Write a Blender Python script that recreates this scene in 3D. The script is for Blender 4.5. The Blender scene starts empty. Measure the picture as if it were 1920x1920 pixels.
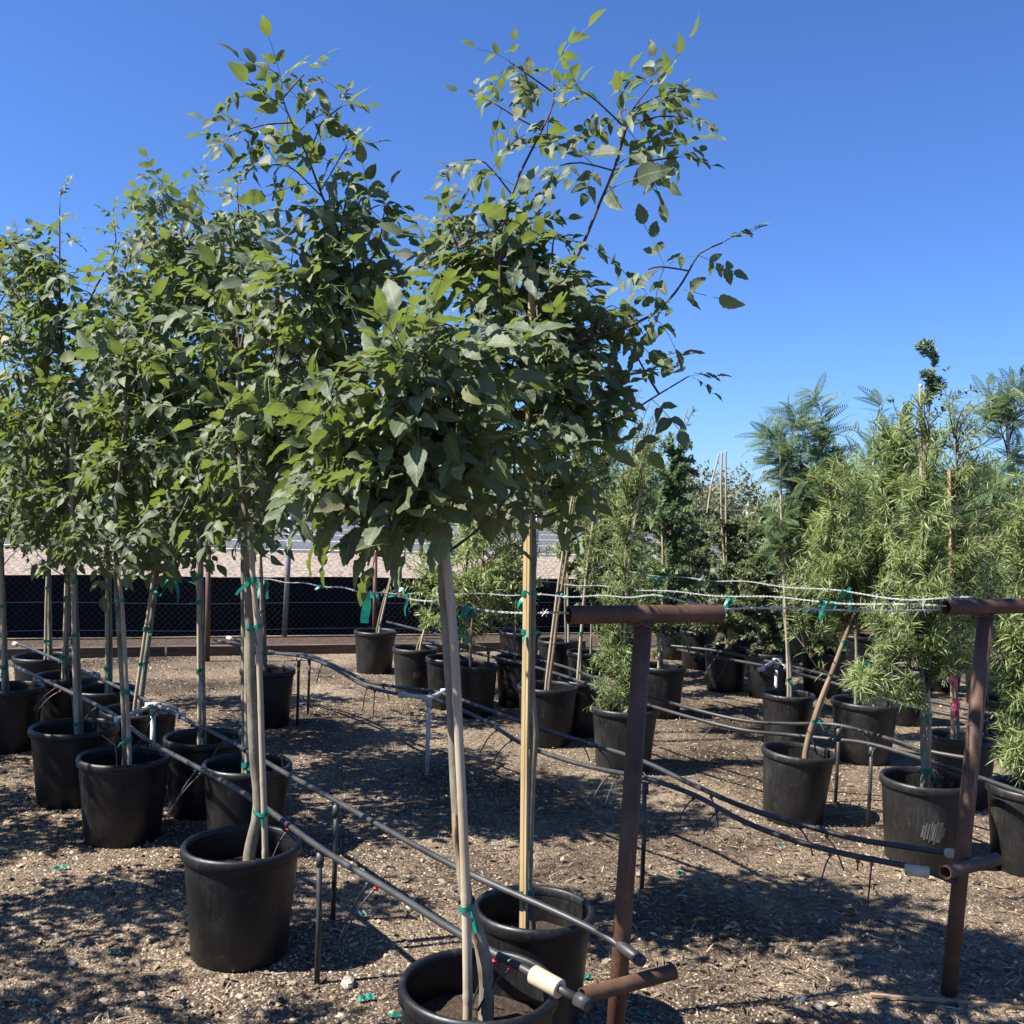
import bpy, math, random
import numpy as np
from mathutils import Vector, Matrix, Euler

# ------------------------------------------------------------------ camera, sky, sun, exposure
scene = bpy.context.scene
col = scene.collection
CAM_H = 1.73
PITCH, ROLL = math.radians(2.0), math.radians(2.0)
FPX, CX, CY = 1920.0, 960.0, 1010.0
cam_d = bpy.data.cameras.new('camera')
cam_d.sensor_width = 36.0
cam_d.lens = 36.0 * FPX / 1920.0
cam_d.shift_y = (CY - 960.0) / 1920.0
cam_d.clip_start = 0.05
cam_d.clip_end = 3000
cam = bpy.data.objects.new('camera', cam_d)
col.objects.link(cam)
RC = Matrix.Rotation(math.pi / 2 - PITCH, 3, 'X') @ Matrix.Rotation(ROLL, 3, 'Z')
cam.matrix_world = Matrix.Translation((0, 0, CAM_H)) @ RC.to_4x4()
scene.camera = cam

SUN_EL = math.radians(50)
SUN_AZ = math.atan2(-0.96, -0.28)          # clockwise from +Y, towards the sun
world = bpy.data.worlds.new('World')
scene.world = world
world.use_nodes = True
wn = world.node_tree
wn.nodes.clear()
sky = wn.nodes.new('ShaderNodeTexSky')
sky.sky_type = 'NISHITA'
sky.sun_disc = False
sky.sun_elevation = SUN_EL
sky.sun_rotation = SUN_AZ
sky.altitude = 700
sky.air_density = 1.0
sky.dust_density = 0.6
sky.ozone_density = 4.0
bg = wn.nodes.new('ShaderNodeBackground')
bg.inputs[1].default_value = 0.076
wo = wn.nodes.new('ShaderNodeOutputWorld')
tint = wn.nodes.new('ShaderNodeMix')           # the camera's vivid blue, one tint for the whole sky
tint.data_type = 'RGBA'
tint.blend_type = 'MULTIPLY'
tint.inputs[0].default_value = 1.0
tint.inputs[7].default_value = (0.46, 0.65, 1.0, 1)
wn.links.new(sky.outputs[0], tint.inputs[6])
wn.links.new(tint.outputs[2], bg.inputs[0])
wn.links.new(bg.outputs[0], wo.inputs[0])

sun_d = bpy.data.lights.new('sun', 'SUN')
sun_d.energy = 5.0
sun_d.angle = math.radians(0.53)
sun_d.color = (1.0, 0.95, 0.87)
sun = bpy.data.objects.new('sun', sun_d)
col.objects.link(sun)
to_sun = Vector((math.sin(SUN_AZ) * math.cos(SUN_EL), math.cos(SUN_AZ) * math.cos(SUN_EL), math.sin(SUN_EL)))
sun.rotation_euler = to_sun.to_track_quat('Z', 'Y').to_euler()
sun.location = to_sun * 30

scene.view_settings.view_transform = 'Standard'
scene.view_settings.look = 'None'
scene.view_settings.exposure = 1.36
scene.view_settings.gamma = 1.0
scene.render.resolution_x = 1024
scene.render.resolution_y = 1024

rng = np.random.default_rng(11)
random.seed(11)

# ------------------------------------------------------------------ measuring helpers
CAMP = Vector((0, 0, CAM_H))


def ray(px, py):
    return RC @ Vector(((px - CX) / FPX, -(py - CY) / FPX, -1.0))


def G(px, py, z=0.0):                       # where the line of sight meets height z
    r = ray(px, py)
    return CAMP + r * ((z - CAM_H) / r.z)


def D(px, py, Y):                           # where it meets distance Y
    r = ray(px, py)
    return CAMP + r * (Y / r.y)


FS = 0.356                                  # the fence line and the road run slantwise
FN = math.sqrt(1 + FS * FS)


def vdist(x, y):
    return (y - FS * x) / FN


PROF_V = [-60, 13.6, 24, 42, 60, 220, 900]
PROF_Z = [0, 0, 0.44, 0.66, 1.0, 1.35, 1.6]


def gz(x, y):
    x = np.asarray(x, float)
    y = np.asarray(y, float)
    z = np.interp(vdist(x, y), PROF_V, PROF_Z)
    near = np.clip((13.0 - np.hypot(x, y)) / 4.0, 0, 1)
    w = (np.sin(x * 2.1 + 1.3 * np.sin(y * 1.1)) * np.sin(y * 1.7 + 0.7) * 0.010
         + np.sin(x * 5.3 + y * 3.1) * np.sin(y * 4.7 - x * 1.9) * 0.006
         + np.sin(x * 11.0 - y * 7.3 + 2) * np.sin(y * 13.1 + x * 3.0) * 0.003)
    return z + w * near - 0.006 * near


# ------------------------------------------------------------------ mesh helpers
class MB:
    def __init__(self):
        self.v, self.f, self.uv, self.n = [], [], [], 0

    def add(self, v, f, uv=None):
        v = np.asarray(v, float).reshape(-1, 3)
        self.v.append(v)
        self.f += [tuple(int(i) + self.n for i in q) for q in f]
        self.n += len(v)

    def tube(self, pts, rad, sides=6, cap=True, closed=False):
        P = np.asarray([tuple(p) for p in pts], float)
        n = len(P)
        R = np.full(n, rad, float) if np.isscalar(rad) else np.asarray(rad, float)
        T = np.gradient(P, axis=0)
        T /= np.maximum(np.linalg.norm(T, axis=1, keepdims=True), 1e-9)
        ref = np.array([0, 0, 1.0]) if abs(T[0][2]) < 0.9 else np.array([1.0, 0, 0])
        a = np.cross(T[0], ref)
        a /= np.linalg.norm(a)
        ang = np.linspace(0, 2 * math.pi, sides, endpoint=False)
        vs = []
        for i in range(n):
            a = a - T[i] * a.dot(T[i])
            a /= max(np.linalg.norm(a), 1e-9)
            b = np.cross(T[i], a)
            vs.append(P[i] + R[i] * (np.cos(ang)[:, None] * a + np.sin(ang)[:, None] * b))
        fs = []
        for i in range(n - 1):
            for k in range(sides):
                k2 = (k + 1) % sides
                fs.append((i * sides + k, i * sides + k2, (i + 1) * sides + k2, (i + 1) * sides + k))
        if cap:
            fs.append(tuple(range(sides))[::-1])
            fs.append(tuple((n - 1) * sides + k for k in range(sides)))
        self.add(np.concatenate(vs), fs)

    def lathe(self, prof, n=40, cx=0, cy=0):
        ang = np.linspace(0, 2 * math.pi, n, endpoint=False)
        vs = np.concatenate([np.stack([cx + r * np.cos(ang), cy + r * np.sin(ang), np.full(n, z)], 1) for r, z in prof])
        fs = []
        for i in range(len(prof) - 1):
            for k in range(n):
                k2 = (k + 1) % n
                fs.append((i * n + k, i * n + k2, (i + 1) * n + k2, (i + 1) * n + k))
        self.add(vs, fs)

    def box(self, c, sx, sy, sz, rot=None):
        v = np.array([[x, y, z] for x in (-.5, .5) for y in (-.5, .5) for z in (-.5, .5)]) * (sx, sy, sz)
        if rot is not None:
            v = v @ np.array(rot).T
        self.add(v + np.array(tuple(c)), [(0, 1, 3, 2), (4, 6, 7, 5), (0, 4, 5, 1), (2, 3, 7, 6), (0, 2, 6, 4), (1, 5, 7, 3)])

    def mesh(self, name, m, smooth=True):
        me = bpy.data.meshes.new(name)
        me.from_pydata(np.concatenate(self.v).tolist(), [], self.f)
        if smooth:
            me.polygons.foreach_set('use_smooth', np.ones(len(me.polygons), bool))
        me.materials.append(m)
        me.update()
        return me

    def build(self, name, m, parent=None, loc=None, smooth=True):
        return link(name, self.mesh(name, m, smooth), parent, loc)


def link(name, me, parent=None, loc=None):
    o = bpy.data.objects.new(name, me)
    col.objects.link(o)
    if parent is not None:
        o.parent = parent
    if loc is not None:
        o.location = loc
    return o


def np_mesh(name, V, F, m, UV=None, smooth=False):
    """V (n,3), F (m,k) all of the same corner count"""
    me = bpy.data.meshes.new(name)
    k = F.shape[1]
    me.vertices.add(len(V))
    me.vertices.foreach_set('co', np.ascontiguousarray(V, dtype=np.float32).ravel())
    me.loops.add(F.size)
    me.loops.foreach_set('vertex_index', np.ascontiguousarray(F, dtype=np.int32).ravel())
    me.polygons.add(len(F))
    me.polygons.foreach_set('loop_start', np.arange(0, F.size, k, dtype=np.int32))
    if smooth:
        me.polygons.foreach_set('use_smooth', np.ones(len(F), bool))
    if UV is not None:
        l = me.uv_layers.new(name='UVMap')
        l.data.foreach_set('uv', np.ascontiguousarray(UV[F.ravel()], dtype=np.float32).ravel())
    me.materials.append(m)
    me.update(calc_edges=True)
    me.validate()
    return me


def empty(name, loc, label, cat, group=None):
    o = bpy.data.objects.new(name, None)
    col.objects.link(o)
    o.location = loc
    o.empty_display_size = 0.1
    return tag(o, label, cat, group)


def tag(o, label, cat, group=None):
    o['label'] = label
    o['category'] = cat
    if group:
        o['group'] = group
    return o


def smooth_path(pts, step=0.06):
    """Catmull-Rom through the points, sampled about every step metres"""
    P = [np.array(tuple(p), float) for p in pts]
    if len(P) == 2:
        n = max(2, int(np.linalg.norm(P[1] - P[0]) / step))
        return np.array([P[0] + (P[1] - P[0]) * t for t in np.linspace(0, 1, n + 1)])
    P = [2 * P[0] - P[1]] + P + [2 * P[-1] - P[-2]]
    out = []
    for i in range(1, len(P) - 2):
        n = max(2, int(np.linalg.norm(P[i + 1] - P[i]) / step))
        for t in np.linspace(0, 1, n, endpoint=False):
            a, b, c, d = P[i - 1:i + 3]
            out.append(0.5 * (2 * b + (c - a) * t + (2 * a - 5 * b + 4 * c - d) * t * t + (3 * b - a - 3 * c + d) * t ** 3))
    out.append(P[-2])
    return np.array(out)


def unit(v):
    return v / max(np.linalg.norm(v), 1e-9)


# ------------------------------------------------------------------ materials
def new_mat(name):
    m = bpy.data.materials.new(name)
    m.use_nodes = True
    nt = m.node_tree
    return m, nt, nt.nodes['Principled BSDF'], nt.nodes['Material Output']


def ramp(nt, stops, src=None, mode='LINEAR'):
    r = nt.nodes.new('ShaderNodeValToRGB')
    cr = r.color_ramp
    cr.interpolation = mode
    while len(cr.elements) < len(stops):
        cr.elements.new(0.5)
    for e, (p, c) in zip(cr.elements, stops):
        e.position = p
        e.color = (c[0], c[1], c[2], 1)
    if src is not None:
        nt.links.new(src, r.inputs[0])
    return r


def math_node(nt, op, a, b=None):
    n = nt.nodes.new('ShaderNodeMath')
    n.operation = op
    for i, s in enumerate((a, b)):
        if s is None:
            continue
        if isinstance(s, (int, float)):
            n.inputs[i].default_value = s
        else:
            nt.links.new(s, n.inputs[i])
    return n.outputs[0]


def noise(nt, scale, detail=3, rough=0.55, coords='Object', stretch=None):
    tc = nt.nodes.new('ShaderNodeTexCoord')
    n = nt.nodes.new('ShaderNodeTexNoise')
    n.inputs['Scale'].default_value = scale
    n.inputs['Detail'].default_value = detail
    n.inputs['Roughness'].default_value = rough
    src = tc.outputs[coords]
    if stretch:
        mp = nt.nodes.new('ShaderNodeMapping')
        mp.inputs['Scale'].default_value = stretch
        nt.links.new(src, mp.inputs[0])
        src = mp.outputs[0]
    nt.links.new(src, n.inputs['Vector'])
    return n


def bump(nt, bsdf, src, strength, dist=0.01):
    b = nt.nodes.new('ShaderNodeBump')
    b.inputs['Strength'].default_value = strength
    b.inputs['Distance'].default_value = dist
    nt.links.new(src, b.inputs['Height'])
    nt.links.new(b.outputs[0], bsdf.inputs['Normal'])


def noisy(name, stops, scale, rough=0.7, detail=4, stretch=None, bump_s=0.3, bump_d=0.004, spec=0.4, metal=0.0):
    m, nt, b, o = new_mat(name)
    n = noise(nt, scale, detail, 0.6, stretch=stretch)
    r = ramp(nt, stops, n.outputs['Fac'])
    nt.links.new(r.outputs[0], b.inputs['Base Color'])
    b.inputs['Roughness'].default_value = rough
    b.inputs['Specular IOR Level'].default_value = spec
    b.inputs['Metallic'].default_value = metal
    if bump_s:
        bump(nt, b, n.outputs['Fac'], bump_s, bump_d)
    return m


def leaf_mat(name, stops, trans, tmix=0.32, rough=0.42, spec=0.5, veins=True):
    m, nt, b, o = new_mat(name)
    g = nt.nodes.new('ShaderNodeNewGeometry')
    oi = nt.nodes.new('ShaderNodeObjectInfo')
    v = math_node(nt, 'FRACT', math_node(nt, 'ADD', g.outputs['Random Per Island'], oi.outputs['Random']))
    r = ramp(nt, stops, v)
    colr = r.outputs[0]
    if veins:
        uv = nt.nodes.new('ShaderNodeUVMap')
        sp = nt.nodes.new('ShaderNodeSeparateXYZ')
        nt.links.new(uv.outputs[0], sp.inputs[0])
        au = math_node(nt, 'ABSOLUTE', math_node(nt, 'SUBTRACT', sp.outputs[0], 0.5))
        ph = math_node(nt, 'SUBTRACT', math_node(nt, 'MULTIPLY', sp.outputs[1], 8.0), math_node(nt, 'MULTIPLY', au, 4.5))
        w = math_node(nt, 'SINE', math_node(nt, 'MULTIPLY', ph, 6.283))
        wv = math_node(nt, 'POWER', math_node(nt, 'MAXIMUM', w, 0.0), 6.0)
        mid = math_node(nt, 'LESS_THAN', au, 0.035)
        vein = math_node(nt, 'MAXIMUM', mid, math_node(nt, 'MULTIPLY', wv, 0.45))
        mx = nt.nodes.new('ShaderNodeMix')
        mx.data_type = 'RGBA'
        nt.links.new(math_node(nt, 'MULTIPLY', vein, 0.5), mx.inputs[0])
        nt.links.new(colr, mx.inputs[6])
        mx.inputs[7].default_value = (0.22, 0.27, 0.12, 1)
        colr = mx.outputs[2]
        bump(nt, b, w, 0.10, 0.001)
    nt.links.new(colr, b.inputs['Base Color'])
    b.inputs['Roughness'].default_value = rough
    b.inputs['Specular IOR Level'].default_value = spec
    t = nt.nodes.new('ShaderNodeBsdfTranslucent')
    hs = nt.nodes.new('ShaderNodeMix')
    hs.data_type = 'RGBA'
    hs.inputs[0].default_value = 0.75
    nt.links.new(colr, hs.inputs[6])
    hs.inputs[7].default_value = (trans[0], trans[1], trans[2], 1)
    nt.links.new(hs.outputs[2], t.inputs[0])
    ms = nt.nodes.new('ShaderNodeMixShader')
    ms.inputs[0].default_value = tmix
    nt.links.new(b.outputs[0], ms.inputs[1])
    nt.links.new(t.outputs[0], ms.inputs[2])
    nt.links.new(ms.outputs[0], o.inputs[0])
    return m


M = {}
M['ash'] = leaf_mat('ash leaf', [(0, (0.04368, 0.0588, 0.03024)), (.35, (0.06888, 0.08904, 0.04872)), (.7, (0.0966, 0.1226, 0.07056)), (.93, (0.1302, 0.1596, 0.084)),
                                 (.965, (0.1344, 0.1596, 0.0588)), (.99, (0.1848, 0.1848, 0.084)), (1, (0.2856, 0.2436, 0.1512))], (.30, .40, .05), 0.29, 0.6, 0.45)
M['willow'] = leaf_mat('narrow pale leaf', [(0, (.11, .15, .05)), (.5, (.195, .25, .09)), (1, (.31, .36, .165))], (.40, .50, .11), 0.34, 0.5, 0.4, False)
M['grey'] = leaf_mat('small grey green leaf', [(0, (.075, .095, .045)), (.5, (.13, .155, .08)), (1, (.22, .245, .14))], (.28, .35, .10), 0.28, 0.5, 0.45, False)
M['fern'] = leaf_mat('feathery leaf', [(0, (0.072, 0.1125, 0.054)), (.5, (0.108, 0.1665, 0.0765)), (1, (0.162, 0.225, 0.117))], (.30, .42, .14), 0.30, 0.5, 0.4, False)
M['far'] = leaf_mat('far foliage', [(0, (0.096, 0.112, 0.06)), (.5, (0.144, 0.16, 0.088)), (1, (0.208, 0.216, 0.136))], (.26, .30, .14), 0.2, 0.6, 0.3, False)
M['bark'] = noisy('grey green bark', [(.30, (.045, .038, .028)), (.40, (.13, .115, .082)), (.55, (.195, .18, .13)), (.72, (.27, .25, .19))], 22, .85, 8, (1, 1, .45), .8, .006)
M['twig'] = noisy('brown twig bark', [(.3, (0.04, 0.028, 0.02)), (.7, (0.096, 0.068, 0.048))], 30, .75, 3, None, .3, .002)
M['redbark'] = noisy('reddish brown bark', [(.25, (0.088, 0.056, 0.036)), (.5, (0.184, 0.12, 0.076)), (.75, (0.288, 0.216, 0.144))], 18, .85, 6, (1, 1, .3), .6, .004)
M['bamboo'] = noisy('weathered bamboo', [(.25, (0.234, 0.1794, 0.117)), (.55, (0.3666, 0.3042, 0.2184)), (.8, (0.4524, 0.3978, 0.312))], 9, .55, 4, (4, 4, .5), .2, .002)
M['lath'] = noisy('yellow pine stake', [(.25, (0.216, 0.144, 0.0648)), (.5, (0.36, 0.2664, 0.1296)), (.8, (0.432, 0.3456, 0.2016))], 10, .7, 4, (6, 6, .4), .3, .002)
M['scar'] = noisy('split bark', [(.3, (.08, .05, .03)), (.7, (.36, .25, .14))], 60, .9, 4, (1, 1, .3), .8, .006)
M['tie'] = noisy('green plastic tape', [(.3, (0, 0.1152, 0.0792)), (.7, (0.0072, 0.1944, 0.1368))], 25, .38, 2, None, .2, .002)
M['soil'] = noisy('potting soil', [(.3, (0.02, 0.012, 0.008)), (.55, (0.056, 0.0336, 0.0208)), (.8, (0.128, 0.088, 0.056))], 60, .95, 6, None, 1.0, .02)
M['white_pvc'] = noisy('weathered white pvc', [(.3, (0.3936, 0.3772, 0.328)), (.7, (0.574, 0.5658, 0.5248))], 20, .5, 4, None, .05, .001)
M['sleeve'] = noisy('cream pvc sleeve', [(.3, (0.357, 0.2975, 0.187)), (.7, (0.476, 0.4165, 0.289))], 16, .5, 4, None, .1, .001)
M['red'] = noisy('red plastic', [(.3, (.35, .02, .03)), (.7, (.50, .05, .06))], 30, .4, 2, None, 0, 0)
M['pink'] = noisy('pink tape', [(.3, (.55, .05, .12)), (.7, (.75, .14, .22))], 30, .5, 2, None, 0, 0)
M['galv'] = noisy('galvanised steel', [(.3, (0.225, 0.2325, 0.24)), (.7, (0.345, 0.3525, 0.36))], 40, .45, 3, None, .05, .001, .5, .6)
M['chain'] = noisy('dull chain link', [(.3, (.10, .10, .10)), (.7, (.20, .20, .19))], 60, .6, 2, None, 0, 0, .4, .3)
M['wire'] = noisy('galvanised wire', [(.3, (.42, .42, .41)), (.7, (.62, .62, .60))], 60, .45, 2, None, 0, 0, .5, .4)
M['timber'] = noisy('old edging timber', [(.3, (0.045, 0.03, 0.0225)), (.7, (0.135, 0.09, 0.06))], 8, .9, 5, (.4, .4, 6), .6, .01)
M['strip'] = noisy('raw wood strip', [(.3, (0.225, 0.1425, 0.075)), (.7, (0.375, 0.27, 0.165))], 12, .8, 4, None, .3, .003)
M['screen'] = noisy('dark windscreen cloth', [(.3, (.0025, .0035, .006)), (.7, (.006, .0075, .012))], 3, .9, 4, None, .2, .01, .2)
M['verge'] = noisy('pale verge gravel', [(.35, (.09, .068, .052)), (.48, (.24, .19, .15)), (.65, (.36, .295, .235))], 9, .95, 8, None, .6, .05)
M['mulch'] = noisy('dark mulch bed', [(.3, (0.02625, 0.018, 0.0135)), (.55, (0.05625, 0.0375, 0.027)), (.75, (0.15, 0.1125, 0.08625))], 22, .95, 6, None, 1.0, .03)
M['asphalt'] = noisy('asphalt', [(.3, (0.07225, 0.07225, 0.0765)), (.7, (0.1105, 0.1105, 0.1148))], 1.2, .9, 6, None, .2, .01)
M['paint'] = noisy('road paint', [(.3, (.55, .55, .53)), (.7, (.78, .78, .75))], 2, .8, 4, None, 0, 0)
M['kerb'] = noisy('concrete kerb', [(.3, (0.176, 0.168, 0.16)), (.7, (0.272, 0.264, 0.248))], 2, .9, 4, None, 0, 0)
M['stone'] = noisy('pale stone', [(.3, (0.225, 0.195, 0.1575)), (.7, (0.39, 0.3525, 0.3))], 25, .9, 5, None, .5, .006)
M['scuff'] = noisy('scraped plastic', [(.3, (0.0375, 0.036, 0.03375)), (.7, (0.1425, 0.135, 0.12))], 60, .8, 4, (1, 1, .2), .2, .002)
M['bluestone'] = noisy('dark stone', [(.3, (.05, .06, .075)), (.7, (.12, .13, .15))], 25, .8, 5, None, .4, .006)

# black nursery plastic, cleaner and dustier
for key_, nm_, POTC in (('pot', 'black nursery plastic', ((.004, .004, .0045), (.007, .007, .0075), (.018, .017, .016))),
                        ('potd', 'dusty nursery plastic', ((.008, .008, .008), (.016, .0155, .015), (.045, .042, .038)))):
    m, nt, b, o = new_mat(nm_)
    n1 = noise(nt, 5, 5, .6)
    n2 = noise(nt, 70, 3, .7, stretch=(1, 1, .12))
    oi = nt.nodes.new('ShaderNodeObjectInfo')
    dust = math_node(nt, 'MULTIPLY', n1.outputs['Fac'], math_node(nt, 'ADD', n2.outputs['Fac'], 0.25))
    r1 = ramp(nt, [(.22, POTC[0]), (.45, POTC[1]), (.66, POTC[2])], dust)
    n3 = noise(nt, 16, 6, .7)
    sp_ = ramp(nt, [(.56, (0, 0, 0)), (.70, (.6, .6, .6))], n3.outputs['Fac'])
    mud = nt.nodes.new('ShaderNodeMix')
    mud.data_type = 'RGBA'
    nt.links.new(math_node(nt, 'MULTIPLY', sp_.outputs[0], math_node(nt, 'MULTIPLY', n1.outputs['Fac'], .85)), mud.inputs[0])
    nt.links.new(r1.outputs[0], mud.inputs[6])
    mud.inputs[7].default_value = (.11, .085, .062, 1)
    nt.links.new(mud.outputs[2], b.inputs['Base Color'])
    r2 = ramp(nt, [(.2, (.33, .33, .33)), (.6, (.62, .62, .62))], dust)
    nt.links.new(r2.outputs[0], b.inputs['Roughness'])
    b.inputs['Specular IOR Level'].default_value = 0.45
    bump(nt, b, n1.outputs['Fac'], .15, .01)
    M[key_] = m
m, nt, b, o = new_mat('black poly pipe')
n1 = noise(nt, 9, 4, .6)
r1 = ramp(nt, [(.3, (.012, .012, .013)), (.7, (.05, .05, .05))], n1.outputs['Fac'])
nt.links.new(r1.outputs[0], b.inputs['Base Color'])
b.inputs['Roughness'].default_value = .48
M['pipe'] = m
# rusty steel pipe
m, nt, b, o = new_mat('rusty steel')
n1 = noise(nt, 6, 6, .65)
n2 = noise(nt, 120, 3, .6)
f = math_node(nt, 'ADD', math_node(nt, 'MULTIPLY', n1.outputs['Fac'], .75), math_node(nt, 'MULTIPLY', n2.outputs['Fac'], .25))
r1 = ramp(nt, [(.3, (.030, .0155, .009)), (.5, (.085, .041, .023)), (.7, (.16, .092, .056))], f)
nt.links.new(r1.outputs[0], b.inputs['Base Color'])
b.inputs['Roughness'].default_value = .62
b.inputs['Metallic'].default_value = .15
bump(nt, b, n2.outputs['Fac'], .25, .003)
M['rust'] = m
# pebbles and straw vary piece by piece
m, nt, b, o = new_mat('gravel stone')
g = nt.nodes.new('ShaderNodeNewGeometry')
r1 = ramp(nt, [(0, (.04, .028, .019)), (.3, (.125, .09, .063)), (.6, (.22, .165, .116)), (.85, (.33, .26, .19)), (1, (.50, .42, .32))], g.outputs['Random Per Island'])
nt.links.new(r1.outputs[0], b.inputs['Base Color'])
b.inputs['Roughness'].default_value = .9
M['gravel'] = m
m, nt, b, o = new_mat('dry straw')
g = nt.nodes.new('ShaderNodeNewGeometry')
r1 = ramp(nt, [(0, (.03, .02, .013)), (.4, (.10, .068, .042)), (.8, (.22, .16, .10)), (1, (.38, .31, .21))], g.outputs['Random Per Island'])
nt.links.new(r1.outputs[0], b.inputs['Base Color'])
b.inputs['Roughness'].default_value = .8
M['straw'] = m
# the ground: dirt, gravel fines and litter in patches
m, nt, b, o = new_mat('nursery ground')
n1 = noise(nt, .9, 6, .6)
n2 = noise(nt, 26, 5, .7)
tc = nt.nodes.new('ShaderNodeTexCoord')
vo = nt.nodes.new('ShaderNodeTexVoronoi')
vo.inputs['Scale'].default_value = 75
nt.links.new(tc.outputs['Object'], vo.inputs['Vector'])
mixf = math_node(nt, 'ADD', math_node(nt, 'MULTIPLY', n1.outputs['Fac'], .62), math_node(nt, 'MULTIPLY', n2.outputs['Fac'], .38))
r1 = ramp(nt, [(.40, (.038, .027, .019)), (.47, (.105, .078, .054)), (.55, (.20, .153, .106)), (.68, (.33, .262, .185))], mixf)
vr = ramp(nt, [(0, (.6, .6, .6)), (1, (1.35, 1.33, 1.3))], vo.outputs['Color'])
mx = nt.nodes.new('ShaderNodeMix')
mx.data_type = 'RGBA'
mx.blend_type = 'MULTIPLY'
mx.inputs[0].default_value = 1.0
nt.links.new(r1.outputs[0], mx.inputs[6])
nt.links.new(vr.outputs[0], mx.inputs[7])
nt.links.new(mx.outputs[2], b.inputs['Base Color'])
b.inputs['Roughness'].default_value = .95
b.inputs['Specular IOR Level'].default_value = .2
hh = math_node(nt, 'SUBTRACT', math_node(nt, 'MULTIPLY', n2.outputs['Fac'], 1.0), math_node(nt, 'MULTIPLY', vo.outputs['Distance'], .6))
bump(nt, b, hh, .9, .02)
M['ground'] = m

# ------------------------------------------------------------------ the setting: ground, road
def axis(lo, a, b_, hi, fine, grow=1.22):
    mid = list(np.arange(a, b_ + 1e-6, fine))
    out, s = [b_], fine
    while out[-1] < hi:
        s *= grow
        out.append(out[-1] + s)
    lowl, s = [a], fine
    while lowl[-1] > lo:
        s *= grow
        lowl.append(lowl[-1] - s)
    return np.array(lowl[:0:-1] + mid + out[1:])


xs = axis(-900, -6.5, 7.5, 900, .07)
ys = axis(-200, 1.2, 14.0, 1800, .07)
X, Y = np.meshgrid(xs, ys)
Z = gz(X, Y)
V = np.stack([X, Y, Z], -1).reshape(-1, 3)
ny, nx = X.shape
i = np.arange(ny - 1)[:, None] * nx + np.arange(nx - 1)[None, :]
F = np.stack([i, i + 1, i + nx + 1, i + nx], -1).reshape(-1, 4)
ground = link('ground', np_mesh('ground', V, F, M['ground'], smooth=True))
ground['kind'] = 'structure'


def strip_sheet(v0, v1, lift, half=90, n=24):
    """a band parallel to the fence between distances v0 and v1"""
    d = np.array([1, FS]) / FN
    nn = np.array([-FS, 1]) / FN
    vv = np.linspace(v0, v1, max(2, int((v1 - v0) / 1.0) + 1))
    uu = np.linspace(-half, half, n)
    P = []
    for v in vv:
        z = np.interp(v, PROF_V, PROF_Z) + lift
        for u in uu:
            p = d * u + nn * v
            P.append((p[0], p[1], z))
    k = len(uu)
    fs = [(a * k + c, a * k + c + 1, (a + 1) * k + c + 1, (a + 1) * k + c) for a in range(len(vv) - 1) for c in range(k - 1)]
    mb = MB()
    mb.add(P, fs)
    return mb


road = strip_sheet(23.6, 41.8, .02).build('road', M['asphalt'])
road['kind'] = 'structure'
for v in (24.0, 27.7, 31.2, 35.0):
    strip_sheet(v, v + .16, .026).build('painted_line', M['paint'], road)
vg = strip_sheet(13.0, 23.58, .012, half=60).build('gravel_verge', M['verge'])
vg['kind'] = 'structure'
bed = strip_sheet(11.38, 12.62, .012, half=9, n=60)
bd = bed.build('planting_bed', M['mulch'])
bd['kind'] = 'structure'
kb = MB()
d = np.array([1, FS]) / FN
nn = np.array([-FS, 1]) / FN
c = nn * 42.0
kb.box((c[0], c[1], np.interp(42, PROF_V, PROF_Z) + .07), 180, .4, .22, Matrix.Rotation(math.atan(FS), 3, 'Z'))
k = kb.build('kerb', M['kerb'], smooth=False)
k['kind'] = 'structure'

# ------------------------------------------------------------------ leaf shapes
def leaflet(L, W, stations, rs, serr=0.0, fold=.25, curl=.25):
    """returns verts, quads/tris as quads list, uv; base at origin along +X, up +Z"""
    ts = np.linspace(0, 1, stations)
    prof = np.sin(np.pi * np.clip(ts, 0, 1) ** .72) ** .85
    v, uv, f = [], [], []
    side = rs.normal(0, .05)
    for i_, t in enumerate(ts):
        w = W * .5 * prof[i_]
        if serr and 0 < i_ < stations - 1:
            w *= 1 + (serr if i_ % 2 else -serr)
        x = L * t
        z = -curl * L * t * t
        y0 = side * L * t * t
        if i_ in (0, stations - 1):
            v.append((x, y0, z)); uv.append((.5, t))
        else:
            wave = rs.normal(0, .05) * W
            v += [(x, y0 + w, z + w * math.tan(fold) + wave), (x, y0, z), (x, y0 - w, z + w * math.tan(fold) - wave)]
            uv += [(0.5 + .5 * w / (W * .5), t), (.5, t), (.5 - .5 * w / (W * .5), t)]
    n = stations
    f += [(0, 2, 1), (0, 3, 2)]
    for i_ in range(1, n - 2):
        a = 1 + (i_ - 1) * 3
        b_ = a + 3
        f += [(a, a + 1, b_ + 1), (a, b_ + 1, b_), (a + 1, a + 2, b_ + 2), (a + 1, b_ + 2, b_ + 1)]
    a = 1 + (n - 3) * 3
    tip = a + 3
    f += [(a, a + 1, tip), (a + 1, a + 2, tip)]
    return np.array(v), np.array(f), np.array(uv)


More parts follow.
